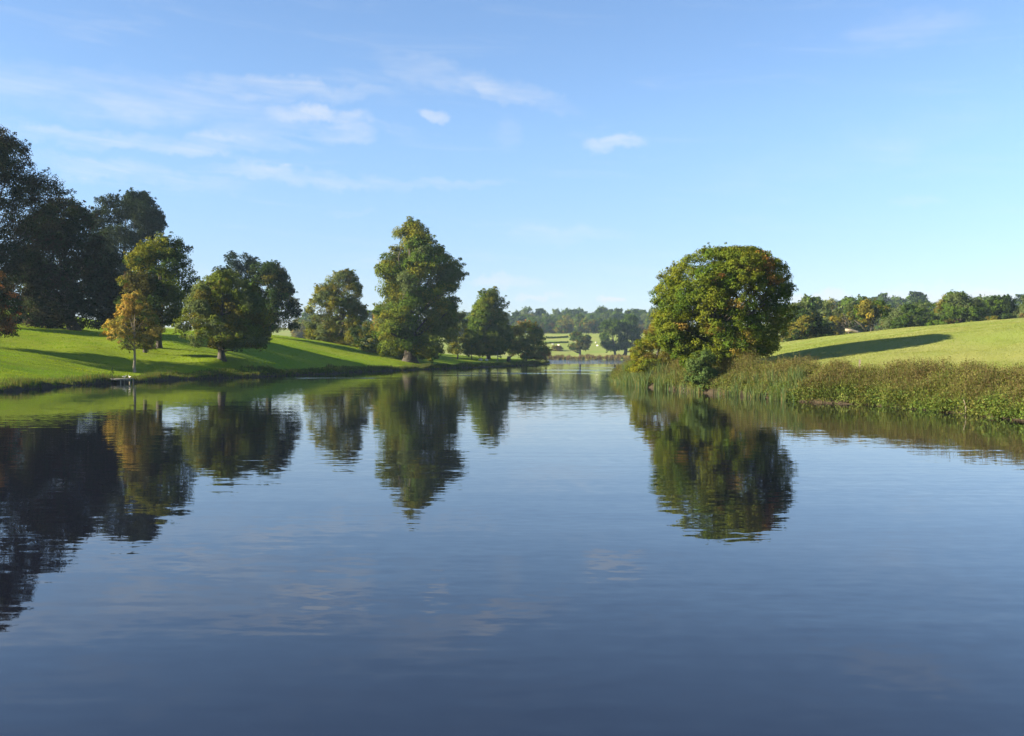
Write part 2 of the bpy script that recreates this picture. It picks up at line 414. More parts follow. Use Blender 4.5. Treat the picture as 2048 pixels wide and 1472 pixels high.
def make_water():
    m, T = mat_new('lake_water')
    ge = T.node('ShaderNodeNewGeometry'); p = ge.outputs['Position']
    x, y, z = T.sep(p)
    # three families of ripples: long gentle swell, short ripple trains, fine texture
    def slope(sx, sy, sc_, det, w):
        v = T.vec(T.math('ADD', T.math('MULTIPLY', x, sx), T.math('MULTIPLY', y, sx * .22)), T.math('MULTIPLY', y, sy), w)
        _, c = T.noise(v, sc_, det, .5)
        return T.vmath('SUBTRACT', c, (.5, .5, .5))
    s1 = slope(.13, 1.0, 3.1, 2, 1.3)
    s2 = slope(.30, 1.0, .55, 1, 5.3)
    s3 = slope(.45, 1.0, 6.5, 2, 8.1)
    patch, _ = T.noise(T.vec(T.math('MULTIPLY', x, .05), T.math('MULTIPLY', y, .16), 0), 1.0, 3, .55)
    calm = T.ramp(patch, .35, .65, .72, 1.12)
    # breeze lanes: far reach, two narrow lanes off the point, a streak off the left bank
    wav, _ = T.noise(T.vec(T.math('MULTIPLY', x, .035), T.math('MULTIPLY', y, .012), 2.2), 1.0, 3, .6)
    yy = T.math('ADD', y, T.math('MULTIPLY', T.math('SUBTRACT', wav, .5), 26))
    far = T.ramp(y, 236, 262)
    def lane(y0, hw, x0, x1, soft):
        d = T.math('ABSOLUTE', T.math('SUBTRACT', yy, y0))
        return T.math('MULTIPLY', T.ramp(d, hw * 1.25, hw * .55), T.math('MULTIPLY', T.ramp(x, x0 - soft, x0 + soft), T.ramp(x, x1 + soft, x1 - soft)))
    lanes = far
    for L in [(151, 7, 6, 19, 5), (181, 5, 12, 24, 3), (104, 2.2, -22, -14, 3.5), (112, 2.0, -8, -3, 3), (126, 3.0, -8, 9, 5)]:
        lanes = T.math('MAXIMUM', lanes, lane(*L))
    lanes = T.math('MULTIPLY', lanes, T.ramp(wav, .2, .45, .75, 1))
    amp1 = T.math('MULTIPLY', calm, WATER_A1); amp3 = T.math('MULTIPLY', calm, WATER_A3)
    v = T.vmath('ADD', T.vmath('SCALE', s1, scale=amp1), T.vmath('SCALE', s3, scale=amp3))
    v = T.vmath('ADD', v, T.vmath('SCALE', s2, scale=WATER_A2))
    v = T.vmath('ADD', v, T.vmath('SCALE', s3, scale=T.math('MULTIPLY', lanes, 1.0)))
    vx, vy, vz = T.sep(v)
    n = T.vmath('NORMALIZE', T.vec(T.math('MULTIPLY', vx, .35), vy, 1.0))
    pr = T.node('ShaderNodeBsdfPrincipled'); pr.inputs['Base Color'].default_value = rgb(*WATER_COL)
    pr.inputs['Roughness'].default_value = .015; pr.inputs['IOR'].default_value = 1.45; pr.inputs['Specular IOR Level'].default_value = .5
    T.l.new(n, pr.inputs['Normal']); finish(T, pr.outputs[0])
    xs = np.linspace(-110, 110, 12); ys = np.linspace(-70, 440, 24)
    X, Y = np.meshgrid(xs, ys); idx = np.arange(X.size).reshape(X.shape)
    Q = np.stack([idx[:-1, :-1], idx[:-1, 1:], idx[1:, 1:], idx[1:, :-1]], -1).reshape(-1, 4)
    tag(new_mesh('water', np.stack([X.ravel(), Y.ravel(), 0 * X.ravel()], 1), Q, m), kind='structure')
WATER_A1, WATER_A2, WATER_A3 = .030, .005, .034
WATER_COL = (.0050, .0056, .0115)
make_water()

# ------------------------------------------------------------------ trees
def leaf_quads(rng, C, N, L, Wd, colr):
    """one bent-rhomb leaf spray per centre"""
    n = len(C)
    t = nrm(rng.normal(size=(n, 3)))
    t = nrm(t - (t * N).sum(1, keepdims=True) * N)
    b = np.cross(N, t)
    L = L * rng.uniform(.6, 1.3, (n, 1)); Wd = Wd * rng.uniform(.6, 1.3, (n, 1))
    fold = N * L * .18
    V = np.stack([C - t * L * .5 - fold, C + b * Wd * .5, C + t * L * .5 - fold, C - b * Wd * .5], 1).reshape(-1, 3)
    Q = np.arange(4 * n).reshape(n, 4)
    return V, Q, np.repeat(colr, 4, 0)

def pick_cols(rng, pts, cols, scale, seed):
    """coherent patches of leaf colour (species and autumn tints)"""
    w = np.array([c[1] for c in cols], float); w /= w.sum(); cw = np.cumsum(w)
    nv = np.array([mnoise.noise(Vector((p[0] / scale + seed * 7.3, p[1] / scale, p[2] / scale))) for p in pts])
    r = np.argsort(np.argsort(nv)) / max(1, len(nv) - 1)
    r = np.clip(r + rng.normal(0, .06, len(r)), 0, .9999)
    k = np.searchsorted(cw, r, side='right').clip(0, len(cols) - 1)
    base = np.array([c[0] for c in cols], float)[k]
    return base * rng.uniform(.86, 1.14, (len(pts), 1))

def make_crown(seed, rows, D, depth=1.0, n=400, cr=1.0, leaves=40, ls=.35, cols=None, gap=-.35, gscale=3.0, lobe=.22, patch=2.5, inner=.2, droop=0.0, boughs=34, bough=.36, wisp=.3, accents=None, arng=None):
    """rows: (z, xl, xr) in metres relative to the tree base"""
    rng = np.random.default_rng(seed)
    rows = sorted(rows); zs = np.array([r[0] for r in rows]); xl = np.array([r[1] for r in rows]); xr = np.array([r[2] for r in rows])
    wz = np.interp(np.linspace(zs[0], zs[-1], 200), zs, (xr - xl) / 2); zz = np.linspace(zs[0], zs[-1], 200)
    pdf = np.sqrt(np.maximum(wz, .05) ** 2 + (wz.max() * .15) ** 2); cdf = np.cumsum(pdf); cdf /= cdf[-1]
    wid = lambda q: np.interp(q, zs, (xr - xl) / 2)
    mid = lambda q: np.interp(q, zs, (xl + xr) / 2)
    R0 = bough * wz.max()
    nb = boughs
    bz_ = np.interp((np.arange(nb) + rng.random(nb)) / nb, cdf, zz); rng.shuffle(bz_)
    bth = (np.arange(nb) * 2.39996 + rng.uniform(-.5, .5, nb))
    brd = np.where(rng.random(nb) < .85, rng.uniform(.82, 1.0, nb), rng.uniform(.2, .7, nb))
    bR = R0 * rng.uniform(.65, 1.3, nb)
    bR = np.minimum(bR, np.maximum(wid(bz_) * .95, R0 * .45))
    bw = np.maximum(wid(bz_) - bR * .75, wid(bz_) * .1)
    B = np.stack([mid(bz_) + bw * brd * np.cos(bth), depth * bw * brd * np.sin(bth), bz_], 1)
    m = int(n * 1.9)
    kb = rng.choice(nb, m, p=bR ** 2 / (bR ** 2).sum())
    bo = nrm(np.stack([np.cos(bth) * .8, np.sin(bth) * .8, np.full(nb, .35)], 1))
    d0 = nrm(rng.normal(size=(m, 3)) + bo[kb] * .55)
    shell = rng.random(m) > inner
    C = B[kb] + d0 * np.array([1, 1, .8]) * (bR[kb] * np.where(shell, rng.uniform(.8, 1.0, m), rng.uniform(0, .8, m)))[:, None]
    C[:, 2] = np.clip(C[:, 2], zs[0] + cr * .3, zs[-1] - cr * .35)
    # stay inside the outline
    hw = np.maximum(wid(C[:, 2]) - cr * .35, .05); dxy = np.stack([C[:, 0] - mid(C[:, 2]), C[:, 1] / depth], 1); rl = np.linalg.norm(dxy, axis=1)
    sc_ = np.where(rl > hw, hw / np.maximum(rl, 1e-6) * rng.uniform(.88, 1.04, m), 1.0)
    C[:, 0] = mid(C[:, 2]) + dxy[:, 0] * sc_; C[:, 1] = dxy[:, 1] * sc_ * depth
    out0 = d0
    g = np.array([mnoise.noise(Vector((c[0] / gscale + seed * 3.1, c[1] / gscale, c[2] / gscale))) for c in C])
    keep = np.where(g > gap)[0][:n]
    C = C[keep]; out = out0[keep]
    crs = cr * rng.uniform(.6, 1.25, len(C))
    if wisp > 0:                                  # thin outer twigs that break the outline
        k = rng.choice(len(C), int(len(C) * wisp)); k = k[(out[k] * nrm(C[k] - C.mean(0))).sum(1) > .2]
        dw = nrm(out[k] + nrm(C[k] - C.mean(0)) * .6 + rng.normal(0, .25, (len(k), 3)))
        for q, rs in ((.55, .42), (1.0, .3)):
            C = np.concatenate([C, C[k] + dw * (cr * q * rng.uniform(.7, 1.3, (len(k), 1)))]); out = np.concatenate([out, dw]); crs = np.concatenate([crs, np.full(len(k), cr * rs)])
    cc = pick_cols(rng, C, cols, patch, seed)
    for (ax, az_, ar, acol, ap) in (accents or []):
        dd = np.hypot(C[:, 0] - ax, (C[:, 2] - az_)) / ar + rng.normal(0, .18, len(C))
        hit = (dd < 1) & (C[:, 1] < 0) & (rng.random(len(C)) < ap); cc[hit] = np.array(acol) * rng.uniform(.75, 1.2, (hit.sum(), 1))
    idx = np.repeat(np.arange(len(C)), np.maximum(6, (leaves * np.clip(crs / cr, .3, 1.1) ** 1.3)).astype(int))
    d = nrm(rng.normal(size=(len(idx), 3)) + out[idx] * .7)
    rad = rng.random((len(idx), 1)) ** .4
    sq = np.array([1, 1, .72])
    pos = C[idx] + d * sq * rad * crs[idx][:, None]
    if droop: pos[:, 2] -= droop * rad[:, 0] * crs[idx] * rng.random(len(idx))
    nn = nrm(d * .55 + out[idx] * .45 + np.array([0, 0, .25]) + rng.normal(0, .38, d.shape))
    lc = cc[idx] * rng.uniform(.82, 1.18, (len(idx), 1)) * (1 + rng.normal(0, .05, (len(idx), 3)))
    lc = np.clip(lc, .004, .8)
    V, Q, vc = leaf_quads(rng, pos, nn, ls, ls * .62, lc)
    return V, Q, vc, C

def make_trunk(seed, top, base_r, C=None, limbs=14, lean=(0, 0), flare=1.7, bole=.3, extra=None, stems=1):
    rng = np.random.default_rng(seed + 99)
    mb = MB()
    zmax = C[:, 2].max() if C is not None else top
    ts = np.array([0, .03, .09, .2, .4, .65, 1.0])
    for s in range(stems):
        wob = np.cumsum(rng.normal(0, .012 * top, (len(ts), 2)), 0); wob[:2] = 0
        off = np.array([0, 0]) if stems == 1 else rng.normal(0, base_r * 1.3, 2)
        spread = np.array([0, 0]) if stems == 1 else rng.normal(0, top * .16, 2)
        pts = np.stack([off[0] + lean[0] * ts + wob[:, 0] + spread[0] * ts, off[1] + lean[1] * ts + wob[:, 1] + spread[1] * ts, ts * top - .25 * (ts == 0)], 1)
        rad = base_r * np.array([flare, 1.22, 1.0, .9, .7, .42, .1]) * (1 if stems == 1 else .6)
        mb.tube(pts, rad, 10)
        if C is not None:
            for k in range(limbs):
                c = C[rng.integers(len(C))]
                zb = np.clip(c[2] * rng.uniform(.35, .7), bole * top, top * .8)
                f = zb / top
                p0 = np.array([np.interp(f, ts, pts[:, 0]), np.interp(f, ts, pts[:, 1]), zb])
                mid = p0 * .5 + c * .5 + rng.normal(0, .06 * top, 3) * np.array([1, 1, .5]) + np.array([0, 0, -.03 * top])
                q = np.array([p0, p0 * .6 + mid * .4, mid * .7 + c * .3, c])
                r0 = base_r * rng.uniform(.22, .4) * (1 - .5 * f)
                mb.tube(q, r0 * np.array([1, .75, .45, .15]), 5)
    for (pts, rad) in (extra or []): mb.tube(pts, rad, 5)
    return mb

def tree(name, label, cat, D, rows, seed, trunk=None, base_r=.3, group=None, bark=None, limbs=14, extra=None, stems=1, base_px=None, bole=.25, acc=None, **kw):
    """rows in photo pixels (py, xl, xr) at distance D"""
    m = [P((r[1] + r[2]) / 2, r[0], D) for r in rows]
    bx = P(base_px if base_px is not None else trunk, 700, D)[0]
    bz = gz(bx, D) - .05
    sc_ = D / F
    rr = [(P(r[1], r[0], D)[2] - bz, P(r[1], r[0], D)[0] - bx, P(r[2], r[0], D)[0] - bx) for r in rows]
    kw['accents'] = [(P(a, b, D)[0] - bx, P(a, b, D)[2] - bz, r * D / F, c, p) for a, b, r, c, p in (acc or [])]
    kw['n'] = int(kw['n'] * 1.5); kw['cr'] *= .84; kw['ls'] *= .68; kw['leaves'] = int(kw['leaves'] * 1.55)
    V, Q, vc, C = make_crown(seed, rr, D, **kw)
    t = thing(name, (bx, D, bz), label, cat, group)
    new_mesh('crown', V, Q, LEAF, t, vcol=vc)
    zt = max(q[0] for q in rr); topx = [(q[1] + q[2]) / 2 for q in rr if q[0] > zt * .6]
    lean = (np.mean(topx) * .8, 0)
    ex = None
    if extra:
        ex = [([P(a, b, D) - np.array([bx, D, bz]) for a, b in pl], rads) for pl, rads in extra]
    make_trunk(seed, zt * .82, base_r, C, limbs, lean, bole=bole, extra=ex, stems=stems).build('trunk', bark or BARK, t, smooth=True)
    return t

G1 = (.058, .098, .010); G2 = (.092, .122, .012); G3 = (.032, .058, .010); YG = (.142, .145, .011); OL = (.108, .100, .014)
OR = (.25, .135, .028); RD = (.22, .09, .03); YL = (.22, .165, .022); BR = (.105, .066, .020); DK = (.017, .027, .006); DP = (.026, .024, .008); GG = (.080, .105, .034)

def near_trees():
    # --- left bank
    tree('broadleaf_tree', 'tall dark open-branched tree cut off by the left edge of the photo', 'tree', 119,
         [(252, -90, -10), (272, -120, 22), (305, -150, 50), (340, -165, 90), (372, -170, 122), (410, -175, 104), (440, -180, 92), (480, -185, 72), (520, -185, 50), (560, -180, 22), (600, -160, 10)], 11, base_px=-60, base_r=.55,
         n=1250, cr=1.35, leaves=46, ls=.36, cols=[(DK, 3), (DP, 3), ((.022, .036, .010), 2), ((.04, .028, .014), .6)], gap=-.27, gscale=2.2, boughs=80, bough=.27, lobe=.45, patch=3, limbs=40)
    tree('broadleaf_tree', 'low reddish brown tree at the left edge with branches down to the grass', 'tree', 97,
         [(548, -80, 0), (565, -100, 22), (600, -110, 34), (640, -110, 32), (668, -90, 20)], 12, base_px=-45, base_r=.22,
         n=170, cr=.9, leaves=45, ls=.3, cols=[(DP, 2), ((.09, .05, .018), 3), ((.20, .075, .022), 1.6), (G3, 2)], gap=-.3, limbs=14, patch=1.6)
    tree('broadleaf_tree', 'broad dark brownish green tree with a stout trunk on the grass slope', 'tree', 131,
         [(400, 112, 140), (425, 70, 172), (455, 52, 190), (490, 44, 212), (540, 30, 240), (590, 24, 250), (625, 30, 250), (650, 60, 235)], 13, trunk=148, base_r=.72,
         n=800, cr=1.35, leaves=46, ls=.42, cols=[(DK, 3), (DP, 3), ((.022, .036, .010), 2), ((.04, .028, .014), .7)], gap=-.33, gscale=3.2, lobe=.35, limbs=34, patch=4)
    tree('broadleaf_tree', 'thin dark trunked tree on the slope left of the stout trunked one', 'tree', 138,
         [(500, 30, 80), (540, 5, 120), (590, 0, 130), (630, 10, 125), (646, 30, 110)], 14, trunk=68, base_r=.2,
         n=230, cr=1.3, leaves=44, ls=.42, cols=[(DK, 3), (DP, 2)], gap=-.35, limbs=16)
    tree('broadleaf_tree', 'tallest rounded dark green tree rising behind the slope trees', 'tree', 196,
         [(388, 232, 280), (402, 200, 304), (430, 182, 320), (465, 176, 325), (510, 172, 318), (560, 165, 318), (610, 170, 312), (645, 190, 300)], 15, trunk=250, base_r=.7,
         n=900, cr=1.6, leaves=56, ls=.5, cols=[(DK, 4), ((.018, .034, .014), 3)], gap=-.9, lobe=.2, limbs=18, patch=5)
    tree('broadleaf_tree', 'airy yellow-green tree with feathery branch tips beside the dark slope trees', 'tree', 113,
         [(472, 322, 345), (490, 296, 366), (515, 256, 384), (540, 250, 400), (570, 246, 398), (600, 242, 390), (630, 250, 372), (648, 270, 350)], 16, trunk=318, base_r=.3,
         n=360, cr=1.0, leaves=44, ls=.34, acc=[(290, 525, 48, (.150, .150, .010), .8), (275, 570, 45, (.135, .13, .012), .6), (330, 500, 30, (.13, .14, .012), .5)], cols=[(G3, 3), (G1, 2), (G2, 1)], gap=-.24, gscale=1.8, boughs=46, bough=.28, lobe=.5, limbs=34, patch=3)  # sunlit left side put into the leaf colour: yellow there, darker green elsewhere
    tree('broadleaf_tree', 'olive brown small tree between the dark tree and the orange young one', 'tree', 108,
         [(545, 262, 300), (570, 244, 325), (610, 240, 330), (650, 248, 325), (672, 262, 310)], 17, trunk=290, base_r=.18,
         n=190, cr=.9, leaves=44, ls=.32, cols=[((.058, .055, .012), 3), (G3, 2), ((.07, .045, .015), .8)], gap=-.3, limbs=14)
    tree('young_tree', 'young orange-leaved tree with a slim straight trunk near the water', 'tree', 98,
         [(583, 258, 276), (592, 252, 292), (612, 244, 308), (634, 230, 316), (654, 212, 326), (674, 212, 326), (688, 228, 318), (697, 252, 296)], 18, trunk=269, base_r=.13,
         n=230, cr=.55, leaves=36, ls=.24, acc=[(240, 640, 46, (.33, .235, .042), .65), (262, 605, 30, (.33, .215, .042), .6), (222, 670, 22, (.38, .26, .045), .9)], cols=[((.17, .15, .03), 3), (G2, 2), ((.21, .16, .035), 2)], gap=-.22, gscale=1.2, lobe=.4, limbs=22, bole=.33, patch=1.8, bark=PALEBARK)
    tree('broadleaf_tree', 'round grey-green tree with a short thick trunk on the lit grass', 'tree', 107.5,
         [(546, 440, 462), (558, 412, 490), (576, 392, 508), (602, 368, 524), (640, 356, 536), (670, 362, 536), (692, 385, 528)], 19, trunk=443, base_r=.36,
         n=620, cr=.85, leaves=46, ls=.3, cols=[(GG, 3), (G2, 3), (OL, 2), (YG, .5)], gap=-.3, gscale=1.8, lobe=.3, limbs=26, bole=.14, patch=2.2)
    tree('broadleaf_tree', 'dark blue-green dome crowned tree behind the round grey-green one', 'tree', 215,
         [(508, 458, 490), (520, 438, 508), (540, 422, 520), (565, 415, 530), (610, 415, 540), (650, 420, 535)], 20, trunk=478, base_r=.5,
         n=330, cr=1.5, leaves=50, ls=.52, cols=[((.012, .026, .016), 3), (DK, 2)], gap=-.4, limbs=14)
    tree('broadleaf_tree', 'dark wide tree with ragged drooping right side and bare short trunk', 'tree', 170,
         [(526, 505, 545), (542, 498, 585), (560, 494, 588), (590, 490, 584), (615, 490, 598), (640, 495, 606), (656, 505, 592)], 21, trunk=536, base_r=.42,
         n=430, cr=1.05, leaves=44, ls=.4, cols=[(G3, 3), (DK, 2), (OL, 1.2), (G1, 1)], gap=-.32, gscale=2.0, boughs=44, bough=.3, lobe=.5, limbs=30, bole=.12, patch=3, droop=.4)
    tree('broadleaf_tree', 'pale feathery grey-green tree with sky showing through, left of the lime', 'tree', 192,
         [(543, 688, 700), (556, 655, 714), (580, 632, 722), (610, 616, 730), (640, 616, 732), (668, 606, 742), (690, 625, 745)], 22, trunk=678, base_r=.3,
         n=560, cr=1.1, leaves=44, ls=.42, boughs=46, bough=.3, cols=[(GG, 3), (OL, 2), (YG, 2), (G2, 2)], gap=-.35, gscale=2.4, lobe=.45, limbs=34, bole=.1, patch=3)
    tree('bush', 'low dark spreading bush filling the gap left of the tall lime', 'bush', 186,
         [(645, 735, 790), (660, 700, 815), (680, 690, 820), (700, 690, 820)], 23, trunk=755, base_r=.12, n=170, cr=1.0, leaves=44, ls=.4, cols=[(G3, 2), (OL, 2), (YG, 1)], gap=-.4, limbs=10, bole=.05)
    tree('bush', 'yellow-orange autumn bush peeping out behind the lime tree base', 'bush', 182,
         [(604, 762, 790), (625, 748, 800), (650, 742, 805), (680, 745, 800)], 24, trunk=772, base_r=.14, n=130, cr=1.0, leaves=40, ls=.4, cols=[(YL, 1.5), (OR, 1), (YG, 2), (OL, 2)], gap=-.4, limbs=10, bole=.05)
    tree('bush', 'low leafy hedge-like bush along the foot of the slope left of the lime', 'bush', 178,
         [(693, 728, 800), (705, 714, 812), (714, 720, 812)], 25, trunk=762, base_r=.1, n=110, cr=.6, leaves=40, ls=.34, cols=[(G2, 2), (YG, 2), (OL, 1)], gap=-.5, limbs=6, bole=.05)
    # --- the lime
    dead = [([(822, 520), (818, 475), (816, 455), (821, 438)], [.18, .13, .09, .03]), ([(816, 462), (812, 452)], [.05, .02]),
            ([(838, 520), (842, 480), (844, 466), (848, 451)], [.18, .16, .12, .07])]
    tree('lime_tree', 'tallest tree of the middle bank, billowing green with two bare dead tips', 'tree', 168,
         [(446, 814, 826), (460, 798, 846), (475, 786, 862), (492, 776, 884), (510, 764, 900), (526, 760, 924), (545, 762, 926), (570, 756, 918), (592, 762, 912), (615, 758, 908), (640, 744, 914), (665, 738, 912), (690, 748, 908), (712, 790, 885)], 31, trunk=820, base_r=1.0,
         n=640, cr=1.75, leaves=84, ls=.46, cols=[(G2, 3), (YG, 2.0), (G1, 2.5), (GG, 1)], boughs=64, bough=.34, gap=-.2, gscale=3.4, lobe=.55, limbs=30, bole=.06, patch=5, extra=dead, depth=.9)
    # --- right of the lime
    tree('bush', 'pale yellow-green leafy bush between the lime and the cone shaped tree', 'bush', 206,
         [(625, 890, 925), (650, 888, 935), (680, 890, 940), (705, 895, 940)], 32, trunk=915, base_r=.15, n=150, cr=1.1, leaves=40, ls=.45, cols=[(G2, 2), (YG, 2), (GG, 2)], gap=-.3, limbs=14, bole=.05)
    tree('broadleaf_tree', 'cone shaped green tree tapering to a point on the peninsula', 'tree', 222,
         [(576, 974, 986), (590, 962, 998), (610, 946, 1012), (632, 936, 1016), (660, 932, 1024), (690, 925, 1024), (708, 940, 1010)], 33, trunk=977, base_r=.42,
         n=420, cr=1.5, leaves=60, ls=.5, cols=[(G1, 3), (G2, 3), (YG, 1)], gap=-.28, lobe=.4, limbs=16, bole=.08, patch=4)
    tree('bush', 'small light green shrub at the left foot of the cone shaped tree', 'bush', 212,
         [(662, 935, 955), (685, 925, 965), (708, 922, 965)], 34, trunk=944, base_r=.1, n=90, cr=.9, leaves=38, ls=.42, cols=[(YG, 2), (G2, 2)], gap=-.4, limbs=8, bole=.05)
    tree('young_tree', 'small light green tree with a thin pale trunk in front of the cone shaped tree', 'tree', 214,
         [(668, 984, 1000), (685, 976, 1012), (702, 974, 1014), (708, 982, 1006)], 35, trunk=995, base_r=.1, n=90, cr=.8, leaves=38, ls=.4, cols=[(YG, 2), (G2, 3)], gap=-.4, limbs=8, bole=.3, bark=PALEBARK)
    tree('broadleaf_tree', 'low round yellow-green tree with an orange patch at the end of the peninsula', 'tree', 230,
         [(646, 1046, 1066), (656, 1022, 1082), (672, 1012, 1092), (690, 1010, 1100), (708, 1016, 1102), (716, 1030, 1090)], 36, trunk=1052, base_r=.2,
         n=260, cr=1.1, leaves=46, ls=.45, cols=[(OR, .5), (OL, 1.5), (YG, 3), (G1, 3), (G2, 2)], gap=-.4, limbs=14, bole=.06, patch=4)
    # --- right bank
    tree('maple_tree', 'big round-headed tree with orange tinted leaves standing alone on the right bank', 'tree', 68,
         [(501, 1412, 1500), (507, 1390, 1522), (517, 1365, 1545), (530, 1335, 1566), (555, 1316, 1576), (585, 1304, 1586), (615, 1302, 1590), (640, 1303, 1592), (665, 1312, 1582), (690, 1325, 1570), (712, 1345, 1535), (732, 1375, 1450)], 41, trunk=1425, base_r=.34,
         n=1900, cr=.50, leaves=46, ls=.19, wisp=.12, acc=[(1505, 532, 18, OR, .55), (1522, 562, 14, OR, .6), (1422, 562, 7, RD, .7), (1465, 688, 24, (.19, .15, .025), .5), (1350, 655, 10, (.2, .14, .03), .6), (1410, 655, 12, (.2, .15, .03), .6), (1445, 612, 14, (.2, .14, .03), .5), (1485, 556, 35, (.11, .09, .02), .15)], cols=[(G1, 3), (G2, 6), ((.118, .135, .012), 3)], boughs=120, bough=.29, gap=-.7, gscale=1.1, lobe=.22, limbs=40, bole=.1, patch=1.5, inner=.2)
    tree('bush', 'reddish yellow autumn bush pressed against the left of the big round tree', 'bush', 76,
         [(640, 1318, 1345), (665, 1288, 1360), (690, 1268, 1370), (715, 1258, 1370), (742, 1252, 1360)], 42, trunk=1310, base_r=.1,
         n=330, cr=.42, leaves=40, ls=.16, cols=[((.13, .095, .025), .8), (OL, 3), (YG, 3.0), (G2, 3.5)], gap=-.4, limbs=14, bole=.05, patch=1.5)
    tree('bush', 'dark glossy green bush at the water edge under the big round tree', 'bush', 64,
         [(704, 1392, 1418), (716, 1380, 1434), (735, 1374, 1438), (760, 1370, 1432), (775, 1376, 1425)], 43, trunk=1404, base_r=.08,
         n=170, cr=.34, leaves=34, ls=.17, cols=[((.065, .105, .028), 3), ((.08, .12, .032), 2), (G2, 2)], gap=-.45, limbs=12, bole=.05)
    # --- behind the field crest
    def back(px, D, rows, seed, label, cols, name='broadleaf_tree', cat='tree', **kw):
        a = dict(n=260, cr=1.0, leaves=42, ls=.42, gap=-.35, limbs=12, bole=.1, base_r=.3, patch=3)
        a.update(kw)
        tree(name, label, cat, D, rows, seed, trunk=px, cols=cols, **a)
    back(1612, 150, [(632, 1598, 1630), (648, 1580, 1646), (668, 1575, 1660), (690, 1580, 1660)], 51, 'dark bushy tree just right of the big round tree behind the crest', [(G3, 3), (DK, 2), (OL, 1)])
    back(1600, 175, [(610, 1590, 1612), (625, 1580, 1630), (650, 1578, 1650), (680, 1580, 1650)], 52, 'grey-green tree partly hidden by the right side of the big round tree', [(G1, 2), (GG, 2), (G3, 2)])
    back(1808, 190, [(612, 1800, 1825), (625, 1770, 1850), (645, 1760, 1862), (662, 1765, 1858)], 53, 'grey-green tree with layered boughs at the crest left of the dome', [(GG, 3), (G1, 2), (G3, 1)], n=260)
    back(1850, 215, [(606, 1835, 1868), (620, 1815, 1885), (645, 1810, 1890), (662, 1815, 1888)], 54, 'mid green tree behind the field crest between two larger crowns', [(G1, 3), (GG, 2)])
    back(1920, 190, [(587, 1905, 1935), (594, 1890, 1950), (606, 1880, 1962), (622, 1874, 1972), (642, 1872, 1972), (655, 1880, 1960)], 55, 'large dome shaped tree on the field skyline at right', [(GG, 2), (G1, 3), (OL, .6)], n=320)
    back(1997, 200, [(594, 1985, 2012), (602, 1970, 2025), (620, 1960, 2032), (645, 1962, 2035)], 56, 'dark rounded tree right of the dome shaped skyline tree', [(G3, 3), (DK, 1), (G1, 1)])
    back(2062, 190, [(592, 2045, 2085), (605, 2035, 2100), (630, 2030, 2105), (645, 2032, 2100)], 57, 'tree on the skyline cut off by the right edge', [(G3, 2), (GG, 2), (BR, .6)])
    back(1885, 165, [(642, 1862, 1905), (652, 1855, 1915), (660, 1858, 1912)], 58, 'low brownish bush below the dome shaped tree on the crest', [(BR, 1), (OL, 2), (G1, 2)], name='bush', cat='bush', n=80, cr=.6, base_r=.08, limbs=6)
    back(1970, 165, [(634, 1945, 1995), (644, 1938, 2005), (652, 1940, 2002)], 59, 'low dark hedge bush at the crest under the dark rounded tree', [(G3, 1), (OL, 1), (DK, 2)], name='bush', cat='bush', n=80, cr=.6, base_r=.08, limbs=6)
    # thin yellowing trees with slanting bare stems on the crest
    st = [([(1702, 672), (1690, 655), (1672, 640)], [.16, .11, .05]), ([(1700, 672), (1694, 652), (1684, 636)], [.14, .1, .05]), ([(1706, 668), (1702, 648), (1690, 632)], [.14, .1, .05])]
    back(1700, 165, [(604, 1650, 1668), (612, 1645, 1705), (626, 1652, 1740), (640, 1660, 1745)], 60, 'thin yellow-topped tree with slanting bare stems on the field crest', [(YL, .3), (OL, 2), (GG, 2)], n=120, cr=.8, leaves=30, gap=-.05, extra=st, limbs=16, base_r=.16)
    st2 = [([(1738, 668), (1722, 650), (1708, 640)], [.16, .11, .05])]
    back(1740, 160, [(603, 1730, 1765), (614, 1715, 1775), (630, 1712, 1775), (645, 1730, 1770)], 61, 'open tree with golden upper leaves and two dark upright stems', [(YL, .3), (OL, 2), (G1, 2)], n=120, cr=.8, leaves=30, gap=-.05, extra=st2, limbs=14, base_r=.2, stems=2)
    # far shore
    tree('broadleaf_tree', 'single spreading tree standing on the far grass shore', 'tree', 424,
         [(664, 1148, 1166), (674, 1138, 1180), (686, 1134, 1184), (698, 1142, 1174)], 71, trunk=1160, base_r=.55, n=150, cr=1.4, leaves=34, ls=.75, cols=[(G3, 2), (OL, 2), (G1, 2)], gap=-.1, limbs=16, bole=.2)
    tree('broadleaf_tree', 'left tree of the far shore pair with a slim trunk', 'tree', 428,
         [(640, 1206, 1232), (655, 1200, 1246), (675, 1200, 1248), (692, 1206, 1244), (700, 1214, 1240)], 72, trunk=1229, base_r=.55, n=170, cr=1.7, leaves=36, ls=.8, cols=[(G3, 3), (G1, 2), (GG, 1)], gap=-.25, limbs=14, bole=.15)
    tree('broadleaf_tree', 'taller right tree of the far shore pair with a thick trunk', 'tree', 432,
         [(630, 1244, 1268), (640, 1234, 1280), (660, 1230, 1284), (682, 1232, 1282), (698, 1240, 1276)], 73, trunk=1248, base_r=.8, n=210, cr=1.8, leaves=36, ls=.8, cols=[(G3, 3), (G1, 2), (GG, 1)], gap=-.25, limbs=14, bole=.15)
    tree('bush', 'russet brown scrub clump in the far field left of the single tree', 'bush', 470,
         [(692, 1104, 1122), (700, 1100, 1128), (705, 1100, 1128)], 74, trunk=1115, base_r=.15, n=60, cr=.9, leaves=26, ls=.7, cols=[(BR, 2), (OL, 2)], gap=-.4, limbs=4, bole=.05)
near_trees()

